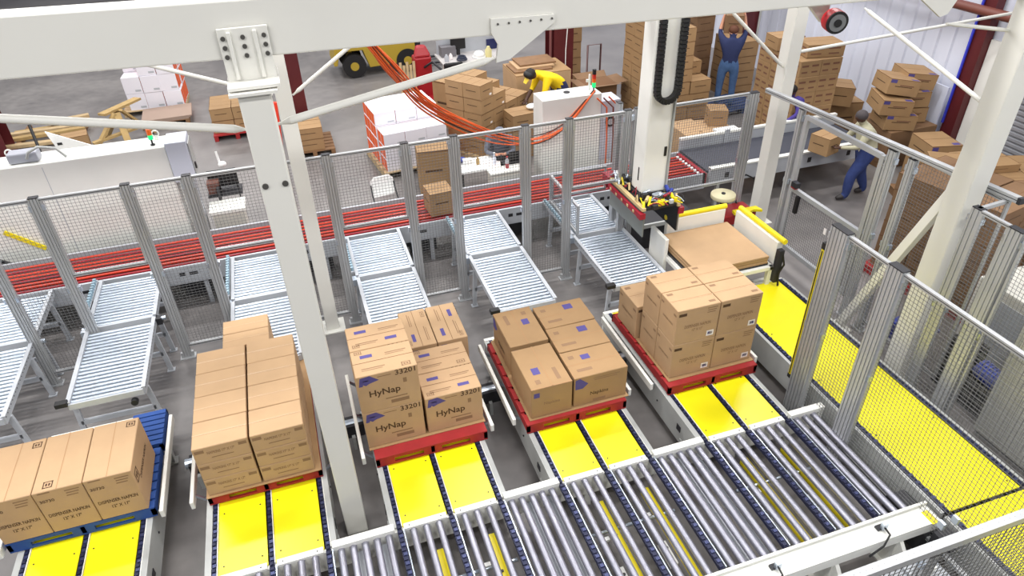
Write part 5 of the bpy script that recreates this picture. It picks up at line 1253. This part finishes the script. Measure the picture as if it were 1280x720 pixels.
# worker in navy shirt on the blue pallet, seen from behind, carton held overhead
J = stand(.13); J.update(elr=(.27,.2,1.60), ell=(-.27,.2,1.60), wrr=(.22,.28,1.88), wrl=(-.22,.28,1.88), shl=(-.2,.03,1.46), shr=(.2,.03,1.46), handl=(.2,.1,.9), handr=(-.2,.1,.9), neck=(0,.03,1.50), head=(0,.12,1.68))
person('person in a navy t-shirt and blue jeans lifting a carton on a blue pallet', (10.0, 14.1, .14), -.5, J, (mat('navy_cotton', (34, 44, 84), .85, noise=.08), DENIM, SKIN_L, SHOEG, SKIN_L), mat('hair_brown', (96, 58, 40), .8), h=1.08)
carton(10.13, 14.36, 1.86, .42, .38, .40, 'dark', 'brown carton held up overhead by the worker in navy', 'carton in the raised hands', -.5)
# worker in beige shirt
J = stand(.12); J.update(pelvis=(0,-.05,.92), spine=(0,-.02,1.08), chest=(0,.05,1.28), neck=(0,.12,1.42), head=(0,.22,1.6), shl=(-.2,.07,1.36), shr=(.2,.07,1.36), ell=(-.27,.22,1.10), elr=(.27,.22,1.10), wrl=(-.17,.46,1.06), wrr=(.17,.46,1.06),
    hpl=(-.11,-.05,.88), hpr=(.11,-.05,.88), knl=(-.13,.16,.50), anl=(-.14,.17,.09), knr=(.12,-.10,.49), anr=(.13,-.26,.10))
person('person in a beige shirt and dark jeans at the belt conveyor end beyond the gate', (9.82, 9.35, 0), 1.2, J, (mat('beige_cotton', (176, 172, 146), .85, noise=.08), DENIMD, SKIN_D, SHOE, mat('beige_cotton', (150,150,130))), mat('hair_grey', (70, 64, 66), .8), h=1.02, bulk=1.35)
carton(9.2, 9.68, .90, .38, .4, .34, 'brown', 'carton between the hands of the person in the beige shirt, on the belt end', 'carton being handled', .3)
# worker in yellow, bending
J = stand(.12); J.update(pelvis=(0,-.12,.93), spine=(0,.02,1.05), chest=(0,.24,1.18), neck=(0,.42,1.24), head=(0,.60,1.27), shl=(-.19,.32,1.18), shr=(.19,.32,1.18), ell=(-.22,.42,.92), elr=(.22,.42,.92), wrl=(-.14,.6,.76), wrr=(.14,.6,.76), gaze=(0,.5,-.85), hpl=(-.11,-.12,.88), hpr=(.11,-.12,.88))
yp = at(693, 120, .95)
YS = mat('shirt_yellow', (240, 206, 10), .8, noise=.04)
person('person in a bright yellow t-shirt and dark cap bending over a carton', (yp.x+.05, yp.y, .12), 1.75, J, (YS, mat('trousers_navy', (34, 40, 80), .8), SKIN_D, SHOE, SKIN_D), True, (BLACK, mat('cap_peak_yellow', (230, 200, 60), .6)), h=1.12, bulk=1.3)
# seated person in grey
J = dict(pelvis=(0,0,.52), spine=(0,.02,.70), chest=(0,.10,.94), neck=(0,.20,1.08), head=(0,.34,1.22), gaze=(0,.6,-.8), shl=(-.2,.12,1.03), shr=(.2,.12,1.03), ell=(-.27,.24,.80), elr=(.27,.24,.80), wrl=(-.1,.46,.84), wrr=(.1,.46,.84),
    hpl=(-.1,0,.50), hpr=(.1,0,.50), knl=(-.14,.42,.50), knr=(.14,.42,.50), anl=(-.14,.40,.09), anr=(.14,.40,.09))
GH = mat('hoodie_grey', (112, 116, 128), .9, noise=.1)
person('person in a grey hooded top sitting hunched at the dark laptop', (3.72, 12.32, 0), PI-.25, J, (GH, mat('trousers_black', (34, 34, 42), .8), SKIN_L, SHOE, GH), GH, bulk=1.25)
t = thing('stool', 'plain dark stool under the seated person in grey', 'stool', (3.72, 12.36, 0))
a = MB(); a.cyl((3.72,12.36,.36), (3.72,12.36,.41), .18, BLACK, 20); part(a, 'seat', t)
for q in range(4):
    a = MB(); a.bar((3.72+.1*math.cos(q*1.57+.7), 12.36+.1*math.sin(q*1.57+.7), .36), (3.72+.19*math.cos(q*1.57+.7), 12.36+.19*math.sin(q*1.57+.7), 0), .025, .025, DARKM); part(a, 'leg', t)
# person in purple, mostly hidden
J = stand(); J.update(chest=(0,.12,1.28), neck=(0,.2,1.42), head=(0,.3,1.6), shl=(-.19,.14,1.35), shr=(.19,.14,1.35), ell=(-.24,.3,1.1), elr=(.24,.3,1.1), wrl=(-.16,.5,1.0), wrr=(.16,.5,1.0))
pp = at(991, 150, .8)
person('person in a purple shirt glimpsed between the cream leg and the gate post', (pp.x, pp.y, 0), 1.9, J, (PURPLE, DENIMD, SKIN_D, SHOE, PURPLE), True, h=.95)

# ================================================================== LIGHT
def area(x, y, z, sx, sy, p, col=(1, .98, .96), rot=(0,0,0)):
    l = bpy.data.lights.new('area_light', 'AREA'); l.shape = 'RECTANGLE'; l.size = sx; l.size_y = sy; l.energy = p; l.color = col
    o = bpy.data.objects.new('overhead_light', l); COL.objects.link(o); o.location = (x, y, z); o.rotation_euler = rot
for y in (-2.2, 1.0, 5.5, 10.5, 16, 22, 29):  # first row, behind the camera, is added to brighten the near beam's face
    for x in (-9, -3, 3, 9):
        area(x, y, 8.6, 2.6, .5, {-2.2: 200, 1.0: 210, 5.5: 240, 10.5: 275, 16: 275}.get(y, 260))
w = bpy.data.worlds.new('world'); SC.world = w; w.use_nodes = True
bg = w.node_tree.nodes['Background']; bg.inputs['Color'].default_value = (.86, .90, 1.0, 1); bg.inputs['Strength'].default_value = .25
SC.view_settings.view_transform = 'Standard'; SC.view_settings.look = 'None'; SC.view_settings.exposure = 0; SC.view_settings.gamma = 1
SC.view_settings.use_curve_mapping = False
